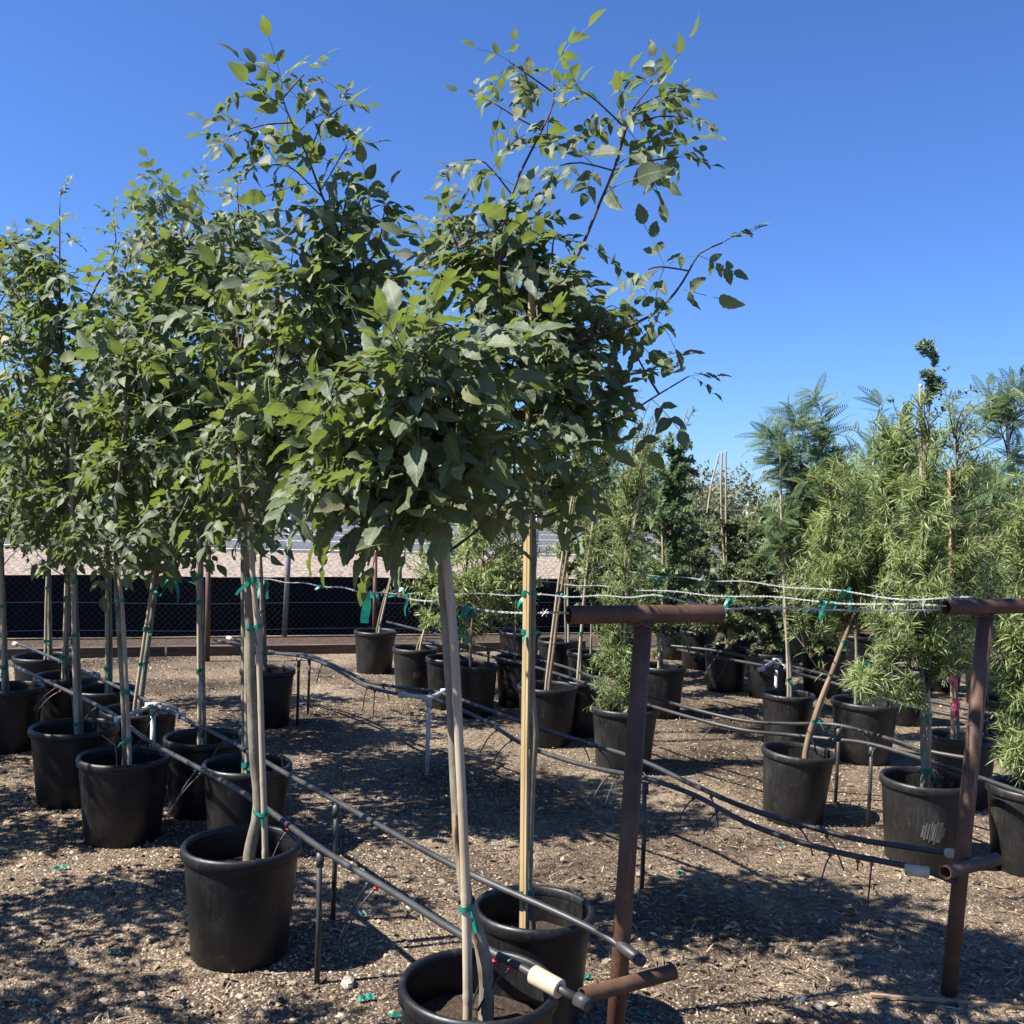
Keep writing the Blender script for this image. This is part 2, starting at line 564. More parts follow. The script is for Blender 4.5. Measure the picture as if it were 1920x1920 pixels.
def compound_leaf(npairs, seed, stations=6, serr=0.0):
    rs = np.random.default_rng(seed)
    V_, F_, U_, n = [], [], [], 0
    LL = .20                                        # rachis
    pet = .045
    pos = [pet + (LL - pet) * (k_ + .35) / (npairs + .35) for k_ in range(npairs)]
    arch = rs.uniform(.1, .45)

    def rz(x):
        return -arch * x * x / LL

    def put(v, f, u):
        nonlocal n
        V_.append(v); F_.append(f + n); U_.append(u)
        n += len(v)
    for k_, x in enumerate(pos):
        for s in (1, -1):
            if rs.random() < .04:
                continue
            size = rs.uniform(.075, .098) * (0.82 + .18 * (k_ + 1) / npairs)
            v, f, u = leaflet(size, size * rs.uniform(.46, .58), stations, rs, serr, rs.uniform(.08, .6), rs.uniform(-.05, .6))
            e = Euler((s * rs.uniform(-.1, .45), rs.uniform(-.1, .45), s * rs.uniform(.75, 1.15)), 'XYZ').to_matrix()
            v = v @ np.array(e).T + np.array((x + rs.normal(0, .004), 0, rz(x)))
            put(v, f, u)
    size = rs.uniform(.09, .115)
    v, f, u = leaflet(size, size * rs.uniform(.47, .58), stations, rs, serr, rs.uniform(.1, .35), rs.uniform(.1, .45))
    e = Euler((rs.normal(0, .2), rs.uniform(0, .4), rs.normal(0, .15)), 'XYZ').to_matrix()
    put(v @ np.array(e).T + np.array((LL, 0, rz(LL))), f, u)
    # rachis
    xs_ = np.linspace(0, LL, 4)
    rv = []
    for x in xs_:
        for a in (0, 2.09, 4.19):
            rv.append((x, .0016 * math.cos(a), rz(x) + .0016 * math.sin(a)))
    rf = []
    for i_ in range(3):
        for k_ in range(3):
            a, b_ = i_ * 3 + k_, i_ * 3 + (k_ + 1) % 3
            rf += [(a, b_, b_ + 3), (a, b_ + 3, a + 3)]
    put(np.array(rv), np.array(rf), np.tile((.5, .5), (len(rv), 1)))
    return np.concatenate(V_), np.concatenate(F_), np.concatenate(U_)


LOW = [compound_leaf([1, 2, 2, 2, 3, 2, 3, 1][k_], 100 + k_, 6) for k_ in range(8)]
HI = [compound_leaf([1, 2, 2, 3, 2, 2, 1, 3, 2, 3, 2, 2][k_], 200 + k_, 11, .07) for k_ in range(12)]
HI_ME = [np_mesh('ash_leaf', v, f, M['ash'], u, True) for v, f, u in HI]
LOW_ME = [np_mesh('ash_leaf', v, f, M['ash'], u, True) for v, f, u in LOW]


def strip_leaf(ratio, bend=.25):
    """simple leaf, unit length, 4 triangles"""
    w = ratio * .5
    v = np.array([(0, 0, 0), (.35, w, -.04 * bend), (.35, -w, -.04 * bend), (.7, w * .75, -.4 * bend), (.7, -w * .75, -.4 * bend), (1, 0, -bend)])
    f = np.array([(0, 2, 1), (1, 2, 4), (1, 4, 3), (3, 4, 5)])
    return v, f


def fern_leaf(pairs=14):
    V_, F_ = [], []
    xs_ = np.linspace(.12, 1, pairs)
    n = 0
    for x in xs_:
        z = -.35 * x * x
        l = .17 * math.sin(math.pi * min(1, x * .8 + .12)) + .03
        for s in (1, -1):
            V_ += [(x - .015, 0, z), (x + .0, s * l * .55, z + .012), (x + .05, s * l, z - .01), (x + .05, s * l * .45, z)]
            F_ += [(n, n + 1, n + 2), (n, n + 2, n + 3)]
            n += 4
    V_ += [(0, .006, 0), (0, -.006, 0), (.5, -.006, -.0875), (.5, .006, -.0875), (1, -.003, -.35), (1, .003, -.35)]
    F_ += [(n, n + 1, n + 2), (n, n + 2, n + 3), (n + 3, n + 2, n + 4), (n + 3, n + 4, n + 5)]
    return np.array(V_), np.array(F_)


TEMPL = {'willow': strip_leaf(.085, .3), 'grey': strip_leaf(.38, .12), 'fern': fern_leaf(), 'far': strip_leaf(.5, .1), 'needle': strip_leaf(.17, .3)}


def frames(dirs, nrm):
    """rotation matrices with X along dirs and Z near nrm"""
    x = dirs / np.maximum(np.linalg.norm(dirs, axis=1, keepdims=True), 1e-9)
    z = nrm - x * np.sum(nrm * x, 1, keepdims=True)
    z /= np.maximum(np.linalg.norm(z, axis=1, keepdims=True), 1e-9)
    y = np.cross(z, x)
    return np.stack([x, y, z], -1)


def stamp(templ, pos, rot, scale):
    v, f = templ
    Vw = np.einsum('nij,kj->nki', rot, v) * scale[:, None, None] + pos[:, None, :]
    n, k = len(pos), len(v)
    Fw = f[None] + (np.arange(n) * k)[:, None, None]
    return Vw.reshape(-1, 3), Fw.reshape(-1, f.shape[1])


def bez(a, c, b_, n):
    t = np.linspace(0, 1, n)[:, None]
    return (1 - t) ** 2 * a + 2 * t * (1 - t) * c + t * t * b_


# ------------------------------------------------------------------ pots
POT_H = .42
pots = {}
DUSTY = ('AA', 'Yp', 'Z', 'BB', 'CC', 'N', 'O', 'DD', 'W')
PATCH = {'AA': (.05, .20, .055, .075), 'O': (.02, .20, .035, .04)}          # scraped or splashed marks: sideways, height, half width, half height


def make_pot(key, px, py, w, label, h=None, z0=0.0, tilt=(0, 0)):
    hh = h or POT_H
    p = G(px, py, hh)
    fwd = -(RC.transposed() @ (p - CAMP)).z
    dia = w * fwd / FPX
    R = dia / 2
    zg = float(gz(p.x, p.y))
    root = empty('nursery_pot', (p.x, p.y, zg), label, 'plant pot', 'black nursery pots')
    root.rotation_euler = (tilt[0], tilt[1], random.uniform(0, 6.28))
    rb = R * .945
    rbot = R * .80
    mb = MB()
    t = .006
    mb.lathe([(0, .012), (rbot - .02, .012), (rbot - .004, 0), (rbot, .006), (rbot + (rb - rbot) * .3, hh * .30), (rb, hh - .035),
              (rb, hh - .008), (rb - t, hh - .008), (rb - t, hh - .04), (rbot + (rb - rbot) * .5, hh * .5)], 44)
    # slight dents, no pot is a perfect circle
    v = np.concatenate(mb.v)
    a = np.arctan2(v[:, 1], v[:, 0])
    ph = random.uniform(0, 6.28)
    kf = 1 + .012 * np.sin(2 * a + ph) * np.clip(v[:, 2] / hh, 0, 1)
    v[:, :2] *= kf[:, None]
    mb.v = [v]
    pm = M['potd' if key in DUSTY else 'pot']
    body = mb.build('body', pm, root)
    rm = MB()
    lip = hh * .085 + .006
    rm.lathe([(rb + .0005, hh - lip), (R - .004, hh - lip), (R, hh - lip + .005), (R, hh - .012), (R - .005, hh - .002), (R - .013, hh), (rb - t - .004, hh - .006), (rb - t - .002, hh - .03)], 44)
    v = np.concatenate(rm.v)
    a = np.arctan2(v[:, 1], v[:, 0])
    kf = 1 + .012 * np.sin(2 * a + ph)
    v[:, :2] *= kf[:, None]
    rm.v = [v]
    rm.build('rim', pm, root)
    if key in PATCH:
        u0, zc, hw, hv = PATCH[key]
        rs0 = np.random.default_rng(len(key) + 3)
        a_cam = math.atan2(-p.y, -p.x) - root.rotation_euler.z
        pb = MB()
        nst = 9
        for q in range(nst):
            fr_ = (q + .5) / nst * 2 - 1
            hh_ = hv * math.sqrt(max(.05, 1 - fr_ * fr_)) * rs0.uniform(.55, 1)
            w_ = hw / nst * rs0.uniform(.5, .95)
            zz_ = np.linspace(zc - hh_, zc + hh_, 5)
            vs_ = []
            for z_ in zz_:
                rr_ = (rbot + (rb - rbot) * .3 * z_ / (hh * .3) if z_ < hh * .3 else rbot + (rb - rbot) * (.3 + .7 * (z_ - hh * .3) / (hh * .7 - .035))) * 1.013 + .0015
                for sg_ in (-1, 1):
                    an_ = a_cam + (u0 + fr_ * hw + sg_ * w_ + (z_ - zc) * .15) / rr_
                    vs_.append((rr_ * math.cos(an_), rr_ * math.sin(an_), z_))
            pb.add(vs_, [(2 * e_, 2 * e_ + 1, 2 * e_ + 3, 2 * e_ + 2) for e_ in range(4)])
        pb.build('scuff_mark', M['scuff'], body)
    sm = MB()
    rs_ = rb - .012
    sz = hh - .125
    prof = [(rs_ - .004, sz - .01)]
    n, rings = 30, 5
    vs, fs = [], []
    for i_ in range(rings + 1):
        r_ = (rs_ - .003) * (1 - i_ / rings)
        for k_ in range(n):
            an = 2 * math.pi * k_ / n
            vs.append((r_ * math.cos(an), r_ * math.sin(an), sz + .02 * (1 - (r_ / rs_) ** 2) + random.uniform(-.007, .007)))
    for i_ in range(rings):
        for k_ in range(n):
            k2 = (k_ + 1) % n
            fs.append((i_ * n + k_, i_ * n + k2, (i_ + 1) * n + k2, (i_ + 1) * n + k_))
    sm.add(vs, fs)
    sm.build('soil', M['soil'], root)
    pots[key] = dict(p=Vector((p.x, p.y, zg)), h=hh, soil=zg + sz, R=R)
    return root


# ------------------------------------------------------------------ trees
def at_height(path, z):
    P = np.asarray(path)
    o_ = np.argsort(P[:, 2])
    return np.array([np.interp(z, P[o_, 2], P[o_, 0]), np.interp(z, P[o_, 2], P[o_, 1]), z])


def tie_band(base, p, q, r, root, mat='tie', tail=True):
    """flat tape wrapped round two stems through points p and q"""
    c = (p + q) / 2 - base
    dv = (q - p)[:2]
    dist = np.linalg.norm(dv)
    a0 = math.atan2(dv[1], dv[0])
    mb = MB()
    n = 18
    vs = []
    hgt = random.uniform(.014, .026)
    til = random.uniform(-.25, .25)
    for k_ in range(n):
        an = 2 * math.pi * k_ / n
        x, y = math.cos(an) * (dist / 2 + r), math.sin(an) * r
        X_ = x * math.cos(a0) - y * math.sin(a0)
        Y_ = x * math.sin(a0) + y * math.cos(a0)
        dz = til * X_ + random.uniform(-.002, .002)
        vs += [(c[0] + X_, c[1] + Y_, c[2] + dz - hgt / 2), (c[0] + X_ * 1.03, c[1] + Y_ * 1.03, c[2] + dz + hgt / 2)]
    fs = [(2 * k_, 2 * ((k_ + 1) % n), 2 * ((k_ + 1) % n) + 1, 2 * k_ + 1) for k_ in range(n)]
    mb.add(vs, fs)
    if tail:
        s = Vector((c[0], c[1] - r - .002, c[2]))
        ribbon_strip(mb, s, Vector((random.uniform(-.6, .8), -.4, random.uniform(-1.2, .3))), random.uniform(.03, .07), .016)
    mb.build('tie', M[mat], root)


def ribbon_strip(mb, start, direction, length, width, n=7):
    d_ = direction.normalized()
    side = d_.cross(Vector((.3, 1, .2))).normalized()
    vs = []
    tw = random.uniform(-2.2, 2.2)
    for k_ in range(n + 1):
        t = k_ / n
        p = Vector(start) + d_ * length * t + Vector((0, 0, -1)) * length * .35 * t * t
        p += side * math.sin(t * 5 + tw) * width * .35
        s_ = Matrix.Rotation(tw * t, 3, d_) @ side
        ww = width * (1 - .35 * t) * .5
        vs += [tuple(p - s_ * ww), tuple(p + s_ * ww)]
    fs = [(2 * k_, 2 * k_ + 1, 2 * k_ + 3, 2 * k_ + 2) for k_ in range(n)]
    mb.add(vs, fs)


def stake_mesh(path, r, kind):
    P = smooth_path(path, .05)
    L = np.concatenate([[0], np.cumsum(np.linalg.norm(np.diff(P, axis=0), axis=1))])
    mb = MB()
    if kind == 'bamboo':
        dense = np.linspace(0, L[-1], max(8, int(L[-1] / .012)))
        Q = np.stack([np.interp(dense, L, P[:, k_]) for k_ in range(3)], 1)
        ph = (dense % .27) / .27
        rad = r * (1 - .12 * dense / L[-1]) * (1 + .14 * np.exp(-((ph - .5) / .025) ** 2))
        mb.tube(Q, rad, 9)
    else:
        mb.tube(P, r, 4)
    return mb


def tree_base(t, label, cat, group, name):
    """common part: root empty, trunk, stakes, ties"""
    pot = pots[t['pot']]
    dY = t.get('dY', 0)
    Y0 = pot['p'].y + dY
    base = np.array((pot['p'].x, pot['p'].y, pot['soil']))
    root = empty(name, tuple(base), label, cat, group)
    yo = t.get('lean', 0.0)                        # metres the top leans away from the camera
    trunk_px = t['trunk']
    tz = [D(a, b_, Y0) for a, b_ in trunk_px]
    z0, z1 = tz[0].z, tz[-1].z
    trunk = [D(a, b_, Y0 + yo * (p.z - z0) / max(.1, z1 - z0)) for (a, b_), p in zip(trunk_px, tz)]
    first = Vector(trunk[0])
    foot = Vector((first.x, first.y, pot['soil'] - .02))
    off = Vector((foot.x - base[0], foot.y - base[1], 0))
    if off.length > pot['R'] * .6:
        foot = Vector((base[0], base[1], foot.z)) + off.normalized() * pot['R'] * .6
    trunk = [foot] + [p for p in trunk if p.z > foot.z + .06]
    tp = smooth_path(trunk, .05)
    r0, r1 = t.get('rad', (.017, .006))
    L = np.linspace(0, 1, len(tp))
    rad = r0 + (r1 - r0) * L ** 1.1
    rad *= 1 + .25 * np.exp(-L / .03)
    kn = np.zeros(len(tp))
    for _ in range(6):
        kn += .12 * np.exp(-((L - rng.uniform(.05, .6)) / .008) ** 2)
    mb = MB()
    mb.tube(tp - base, rad * (1 + kn), 10)
    trunk_o = mb.build('trunk', M[t.get('bark', 'bark')], root)
    if t.get('scar'):
        z0_, z1_ = t['scar']
        sel = tp[(tp[:, 2] > z0_) & (tp[:, 2] < z1_)]
        sb = MB()
        nn_ = len(sel)
        offs = np.array([(-.006 + .004 * math.sin(q_ * 1.3), -r0 * .80, 0) for q_ in range(nn_)])
        sb.tube(sel + offs - base, [.0075 * (.5 + abs(math.sin(q_ * .9 + .4))) * math.sin(math.pi * (q_ + .6) / (nn_ + .4)) ** .5 + .001 for q_ in range(nn_)], 7)
        sb.build('bark_split', M['scar'], trunk_o)
    stakes = []
    for sk in t.get('stakes', []):
        kind = sk.get('kind', 'bamboo')
        pts = [D(a, b_, Y0 + sk.get('dY', -.035) + yo * .0) for a, b_ in sk['px']]
        ft = Vector((pts[0].x, pts[0].y, pot['soil'] - .03))
        off = Vector((ft.x - base[0], ft.y - base[1], 0))
        if off.length > pot['R'] * .75:
            ft = Vector((base[0], base[1], ft.z)) + off.normalized() * pot['R'] * .75
        pts = [ft] + [p for p in pts if p.z > ft.z + .06]
        st = stake_mesh([np.array(tuple(p)) - base for p in pts], sk.get('r', .011), kind)
        st.build('stake', M['bamboo' if kind == 'bamboo' else 'lath'], root, smooth=(kind == 'bamboo'))
        stakes.append((smooth_path(pts, .05), sk.get('r', .011)))
    for py in t.get('ties', []):
        z = D(trunk_px[0][0], py, Y0).z
        p = at_height(tp, z)
        if stakes:
            q = at_height(stakes[0][0], z)
            rr = max(float(np.interp(z, np.sort(tp[:, 2]), rad[np.argsort(tp[:, 2])])), stakes[0][1]) + .004
        else:
            q, rr = p + np.array((.004, 0, 0)), .02
        tie_band(base, p, q, rr, root)
    return root, base, tp, rad, Y0


def ash_tree(t, label, hero=False, nobj=300, leafscale=1.0):
    root, base, tp, trad, Y0 = tree_base(t, label, 'tree', 'young ash trees in pots', 'ash_tree')
    skel = [tp[tp[:, 2] > t.get('zmin', 1.15)]]
    bm = MB()
    leaves = []                                     # (pos, dir, normal, scale)

    def leaves_along(P, start, spacing, scl=1.0):
        seg = np.linalg.norm(np.diff(P, axis=0), axis=1)
        L = np.concatenate([[0], np.cumsum(seg)])
        tot = L[-1]
        s = start * tot + rng.uniform(0, spacing)
        rot = rng.uniform(0, 6.28)
        while s < tot:
            p = np.array([np.interp(s, L, P[:, k_]) for k_ in range(3)])
            i_ = min(np.searchsorted(L, s), len(P) - 1)
            tg = unit(P[i_] - P[max(0, i_ - 1)])
            a = unit(np.cross(tg, (0.31, .2, .93)))
            b_ = np.cross(tg, a)
            rot += math.pi / 2 + rng.normal(0, .35)
            for sg in (1, -1):
                if rng.random() < .12:
                    continue
                sd = sg * (math.cos(rot) * a + math.sin(rot) * b_)
                dr = unit(tg * rng.uniform(.25, .75) + sd + np.array((-.05, -.12, rng.uniform(-.95, .05))))
                nm = np.array((-.34, -.38, .85)) + rng.normal(0, .42, 3)
                fs_ = scl * rng.uniform(.72, 1.1) * (1 - .35 * max(0, (s / tot - .75) / .25))
                leaves.append((p, dr, nm, fs_))
            s += spacing * rng.uniform(.75, 1.3)
        tg = unit(P[-1] - P[-2])
        for _ in range(2):
            leaves.append((P[-1], unit(tg + rng.normal(0, .35, 3)), np.array((-.2, -.1, 1)) + rng.normal(0, .4, 3), scl * rng.uniform(.5, .75)))

    for ld in t.get('leaders', []):
        px_pts, dys = ld['px'], ld.get('dy', (0, 0))
        n = len(px_pts)
        pts = [D(a, b_, Y0 + dys[0] + (dys[1] - dys[0]) * k_ / (n - 1)) for k_, (a, b_) in enumerate(px_pts)]
        P = smooth_path(pts, .05)
        if ld.get('join', True):
            j = tp[np.argmin(np.linalg.norm(tp - P[0], axis=1))]
            P = np.concatenate([[j], P])
        rr = ld.get('r', .008)
        bm.tube(P - base, np.linspace(rr, .0025, len(P)), 6)
        skel.append(P)
        leaves_along(P, ld.get('start', .35), ld.get('sp', .085), ld.get('s', 1.0))
    allsk = np.concatenate(skel)
    for (px, py, rx, ry, dy, n) in t['lobes']:
        Yl = Y0 + dy
        c = np.array(tuple(D(px, py, Yl)))
        k_ = Yl / FPX
        R = np.array((rx * k_, max(rx, ry) * k_ * .9, ry * k_)) * (1.08 if hero else 1.24)
        for _ in range(int(n * (.86 if hero else 1.28))):
            u = unit(rng.normal(0, 1, 3)) * rng.uniform(.25, 1.0) ** .45
            tgt = c + u * R
            dd = allsk - tgt
            cost = np.linalg.norm(dd, axis=1) + np.maximum(0, dd[:, 2] + .12) * 1.8
            cost = np.where(np.linalg.norm(dd, axis=1) < .16, cost + .4, cost)
            org = allsk[np.argmin(cost)]
            if np.linalg.norm(tgt - org) > 1.0:
                org = tgt + (org - tgt) * (1.0 / np.linalg.norm(tgt - org)) * .9
                org = allsk[np.argmin(np.linalg.norm(allsk - org, axis=1))]
            ctl = (org + tgt) / 2 + np.array((0, 0, rng.uniform(-.02, .16))) + rng.normal(0, .05, 3)
            P = bez(org, ctl, tgt, 9)
            ln = np.linalg.norm(tgt - org)
            bm.tube(P - base, np.linspace(.0035 + .003 * ln, .0016, 9), 5, cap=False)
            leaves_along(P, .30, .075)
    bm.build('branches', M['twig'], root)
    # leaves: the ones on the camera's side become parts, the rest one crown mesh
    leaves = [l for l in leaves if l[0][2] + l[1][2] * .24 * l[3] > t.get('leafmin', 1.2)]
    order = np.argsort([np.linalg.norm(l[0] - np.array(CAMP)) + rng.normal(0, .08) for l in leaves])
    rots = frames(np.array([l[1] for l in leaves]), np.array([l[2] for l in leaves]))
    mes = HI_ME if hero else LOW_ME
    for r_, idx in enumerate(order[:nobj]):
        p, dr, nm, s = leaves[idx]
        o_ = bpy.data.objects.new('leaf', mes[rng.integers(len(mes))])
        col.objects.link(o_)
        o_.parent = root
        mat = Matrix([list(q) for q in rots[idx]]).to_4x4() @ Matrix.Scale(s * leafscale, 4)
        mat.translation = Vector(p - base)
        o_.matrix_basis = mat
    rest = order[nobj:]
    if len(rest):
        Vs, Fs, Us, n = [], [], [], 0
        which = rng.integers(0, len(LOW), len(rest))
        for k_ in range(len(LOW)):
            ids = rest[which == k_]
            if not len(ids):
                continue
            v, f, u = LOW[k_]
            Vw, Fw = stamp((v, f), np.array([leaves[i_][0] for i_ in ids]) - base, rots[ids], np.array([leaves[i_][3] for i_ in ids]) * leafscale)
            Vs.append(Vw); Fs.append(Fw + n); Us.append(np.tile(u, (len(ids), 1)))
            n += len(Vw)
        me = np_mesh('crown', np.concatenate(Vs), np.concatenate(Fs), M['ash'], np.concatenate(Us), True)
        cr = link('crown', me, root)
        cr['kind'] = 'stuff'
    return root


def fine_tree(t, label, kind='willow', group='potted desert trees', name='desert_tree', size=.09, per=26, twr=.0035):
    root, base, tp, trad, Y0 = tree_base(t, label, 'tree', group, name)
    allsk = [tp[tp[:, 2] > t.get('zmin', .6)]]
    bm = MB()
    pos, dirs, nrm, sc = [], [], [], []

    def along(P, n, start):
        T = rng.uniform(start, 1.0, n)
        fi = T * (len(P) - 1)
        i0 = np.clip(fi.astype(int), 0, len(P) - 2)
        fr = (fi - i0)[:, None]
        p = P[i0] * (1 - fr) + P[i0 + 1] * fr
        tg = P[i0 + 1] - P[i0]
        tg /= np.maximum(np.linalg.norm(tg, axis=1, keepdims=True), 1e-9)
        rv = rng.normal(0, 1, (n, 3))
        rv -= tg * np.sum(rv * tg, 1, keepdims=True)
        rv /= np.maximum(np.linalg.norm(rv, axis=1, keepdims=True), 1e-9)
        dr = tg * rng.uniform(.2, .9, (n, 1)) + rv
        dr[:, 2] += t.get('lift', .1)
        pos.append(p); dirs.append(dr)
        nrm.append(np.array((-.15, -.1, 1.0)) + rng.normal(0, .5, (n, 3)))
        sc.append(size * rng.uniform(.6, 1.15, n))
    for ld in t.get('leaders', []):
        n = len(ld['px'])
        dys = ld.get('dy', (0, 0))
        P = smooth_path([D(a, b_, Y0 + dys[0] + (dys[1] - dys[0]) * k_ / (n - 1)) for k_, (a, b_) in enumerate(ld['px'])], .06)
        if ld.get('join', True):
            j = tp[np.argmin(np.linalg.norm(tp - P[0], axis=1))]
            P = np.concatenate([[j], P])
        bm.tube(P - base, np.linspace(ld.get('r', .007), .002, len(P)), 5)
        allsk.append(P)
        along(P, ld.get('n', 40), .25)
    sk = np.concatenate(allsk)
    for (px, py, rx, ry, dy, n) in t['lobes']:
        Yl = Y0 + dy
        c = np.array(tuple(D(px, py, Yl)))
        k_ = Yl / FPX
        R = np.array((rx * k_, rx * k_ * .9, ry * k_)) * 1.12
        for _ in range(int(n * {'fern': 1.3, 'willow': 1.55, 'needle': 1.2}.get(kind, 1.7))):
            u = unit(rng.normal(0, 1, 3)) * rng.uniform(.1, 1.0) ** .5 * rng.choice((.85, 1.0, 1.35), p=(.36, .30, .34))
            tgt = c + u * R
            dd = sk - tgt
            cost = np.linalg.norm(dd, axis=1) + np.maximum(0, dd[:, 2] + .15) * 1.5
            org = sk[np.argmin(cost)]
            ctl = (org + tgt) / 2 + np.array((0, 0, rng.uniform(0, .12))) + rng.normal(0, .04, 3)
            P = bez(org, ctl, tgt, 8)
            bm.tube(P - base, np.linspace(twr * 1.35, .0016, 8), 4, cap=False)
            along(P, per, .2)
    bm.build('branches', M[t.get('twig', 'twig')], root)
    pos = np.concatenate(pos) - base
    V_, F_ = stamp(TEMPL[kind], pos, frames(np.concatenate(dirs), np.concatenate(nrm)), np.concatenate(sc))
    mk = {'needle': 'willow'}.get(kind, kind)
    cr = link('crown', np_mesh('crown', V_, F_, M[t.get('leafmat', mk)]), root)
    cr['kind'] = 'stuff'
    return root

# ------------------------------------------------------------------ the pots
POTS = [
    ('F', 898, 1838, 305, 'large black pot whose ash leans on a bare bamboo cane, beside the cream pipe sleeve', None),
    ('B', 1001, 1694, 228, 'black pot holding the straight ash tied to yellow pine stakes', None),
    ('A', 454, 1577, 220, 'black pot holding the ash whose trunk kinks at its foot, beside a black pipe stake', None),
    ('C', 233, 1411, 170, 'black pot with a lone dry twig arching out of it, ash on two canes', None),
    ('D', 140, 1357, 158, 'black pot with a sunlit streak down its side, behind the pot with the dry twig', None),
    ('E', 19, 1283, 120, 'black pot with a small green weed sprouting beside its ash', None),
    ('Gp', 464, 1427, 167, 'black pot right behind the pot with the kinked ash trunk', None),
    ('H', 383, 1375, 149, 'black pot beside the right arm of the white pipe tee among the ash trees', None),
    ('I', 261, 1325, 140, 'black pot behind the white pipe tee with an ash slanting out of it', None),
    ('J', 196, 1287, 120, 'black pot in full shade behind the slanting ash', None),
    ('K', 126, 1263, 118, 'black pot half under the black pipe with an ash on a dark cane', None),
    ('L', 83, 1226, 110, 'black pot below the capped end of the black pipe', None),
    ('Mp', 502, 1253, 104, 'black pot standing by itself near the two paired black pipe stakes', None),
    ('N', 704, 1180, 81, 'dusty black pot by the chain link fence under a hanging green ribbon', None),
    ('O', 779, 1212, 87, 'black pot with a round pale dirt splash on its side', None),
    ('Q', 843, 1230, 90, 'black pot next to the pot with the dirt splash, low bush in it', None),
    ('R', 893, 1243, 84, 'black pot with a sunlit edge behind a thin black pipe stake', None),
    ('S', 977, 1230, 98, 'black pot with a shrub shadow on its flank behind the pine stakes', None),
    ('S2', 975, 1182, 80, 'small looking black pot touching the far pipe behind the pine stakes', None),
    ('T', 1046, 1200, 76, 'black pot with a white stemmed sapling near the fence', None),
    ('U', 1027, 1284, 114, 'black pot with two slanting reddish stems and a sunlit right edge', None),
    ('V', 1104, 1218, 82, 'black pot hidden to its rim between the slanting stems and the bushy sapling', None),
    ('V2', 1094, 1272, 98, 'black pot in shade behind the pot with two slanting stems', None),
    ('W', 1172, 1322, 126, 'black pot of a bushy sapling leafy right down to the rim, behind the rusty post', None),
    ('Xp', 1240, 1246, 92, 'black pot of the tall grey leaved sapling with a low sunlit strip', None),
    ('a', 1362, 1212, 84, 'black pot with two pale drip tubes hanging before it', None),
    ('b', 1440, 1222, 80, 'black pot behind the white pipe tee on the far pipe', None),
    ('Yp', 1478, 1295, 99, 'dusty grey black pot with a thin bare stemmed sapling', .40),
    ('Z', 1491, 1402, 136, 'leaning black pot with a dark blotch and a slanting brown trunk', .40),
    ('AA', 1735, 1456, 165, 'dusty black pot with a pale scraped patch on its side, beside the rusty post', None),
    ('BB', 1936, 1470, 160, 'grey black pot with a broad curved shadow and low willowy foliage', None),
    ('CC', 1622, 1313, 124, 'black pot with two thin stems behind the slanting brown trunk', None),
    ('DD', 1805, 1374, 124, 'black pot with a yellow stake and pink tape', None),
    ('EE', 1880, 1308, 104, 'black pot in deep shade behind the rusty post with the yellow stake', None),
    ('FF', 1310, 1180, 70, 'black pot deep in the shrubs by the fence near the bamboo poles', None),
    ('GG', 1545, 1222, 84, 'black pot hidden behind the bare stemmed sapling', None),
    ('HH', 1700, 1262, 92, 'black pot hidden in leaves behind the two thin stems', None),
    ('II', 1160, 1190, 76, 'black pot by the fence behind the leafy sapling', None),
    ('JJ', 1262, 1166, 66, 'black pot by the fence behind the tall grey leaved sapling', None),
    ('KK', 1395, 1160, 64, 'black pot by the fence between the two round dark shrubs', None),
    ('LL', 1490, 1172, 66, 'black pot by the fence right behind the feathery bare stemmed sapling', None),
    ('MM', 1610, 1190, 70, 'black pot by the fence behind the slanting brown trunk', None),
    ('NN', 1770, 1215, 74, 'black pot by the fence behind the yellow staked sapling', None),
    ('OO', 1850, 1235, 78, 'black pot by the fence behind the feathery tree on the pole', None),
]
for key, px, py, w, label, h in POTS:
    make_pot(key, px, py, w, label, h, tilt=(0, .06) if key == 'Z' else (0, 0))
for o_ in list(col.objects):
    if o_.get('category') == 'plant pot' and 'leaning' in o_['label']:
        o_.rotation_euler = (.02, .05, 0)

# ------------------------------------------------------------------ the ash trees
ASH = {}
ASH['F'] = dict(pot='F', leafmin=1.52, scar=(.36, .92), rad=(.021, .008), trunk=[(912, 1880), (910, 1810), (893, 1740), (876, 1690), (864, 1600), (855, 1480), (847, 1330), (838, 1200), (829, 1080), (832, 1000), (845, 870), (850, 740), (842, 640)],
                stakes=[dict(px=[(877, 1885), (874, 1700), (868, 1540), (861, 1400), (852, 1220), (840, 1080), (824, 950), (811, 845)], r=.0135, dY=-.045)],
                ties=[1690, 1010], zmin=1.35,
                leaders=[dict(px=[(840, 1035), (900, 990), (960, 925)], r=.006, start=.4), dict(px=[(845, 800), (780, 740), (700, 700), (640, 700)], dy=(0, -.2), r=.008),
                         dict(px=[(840, 930), (760, 890), (670, 890), (610, 900)], dy=(0, -.15), r=.007)],
                lobes=[(760, 690, 120, 110, -.1, 16), (690, 840, 115, 95, 0, 13), (850, 700, 80, 110, .1, 9), (860, 850, 75, 80, .05, 8), (640, 760, 90, 90, .1, 8), (690, 885, 95, 45, -.1, 6)])
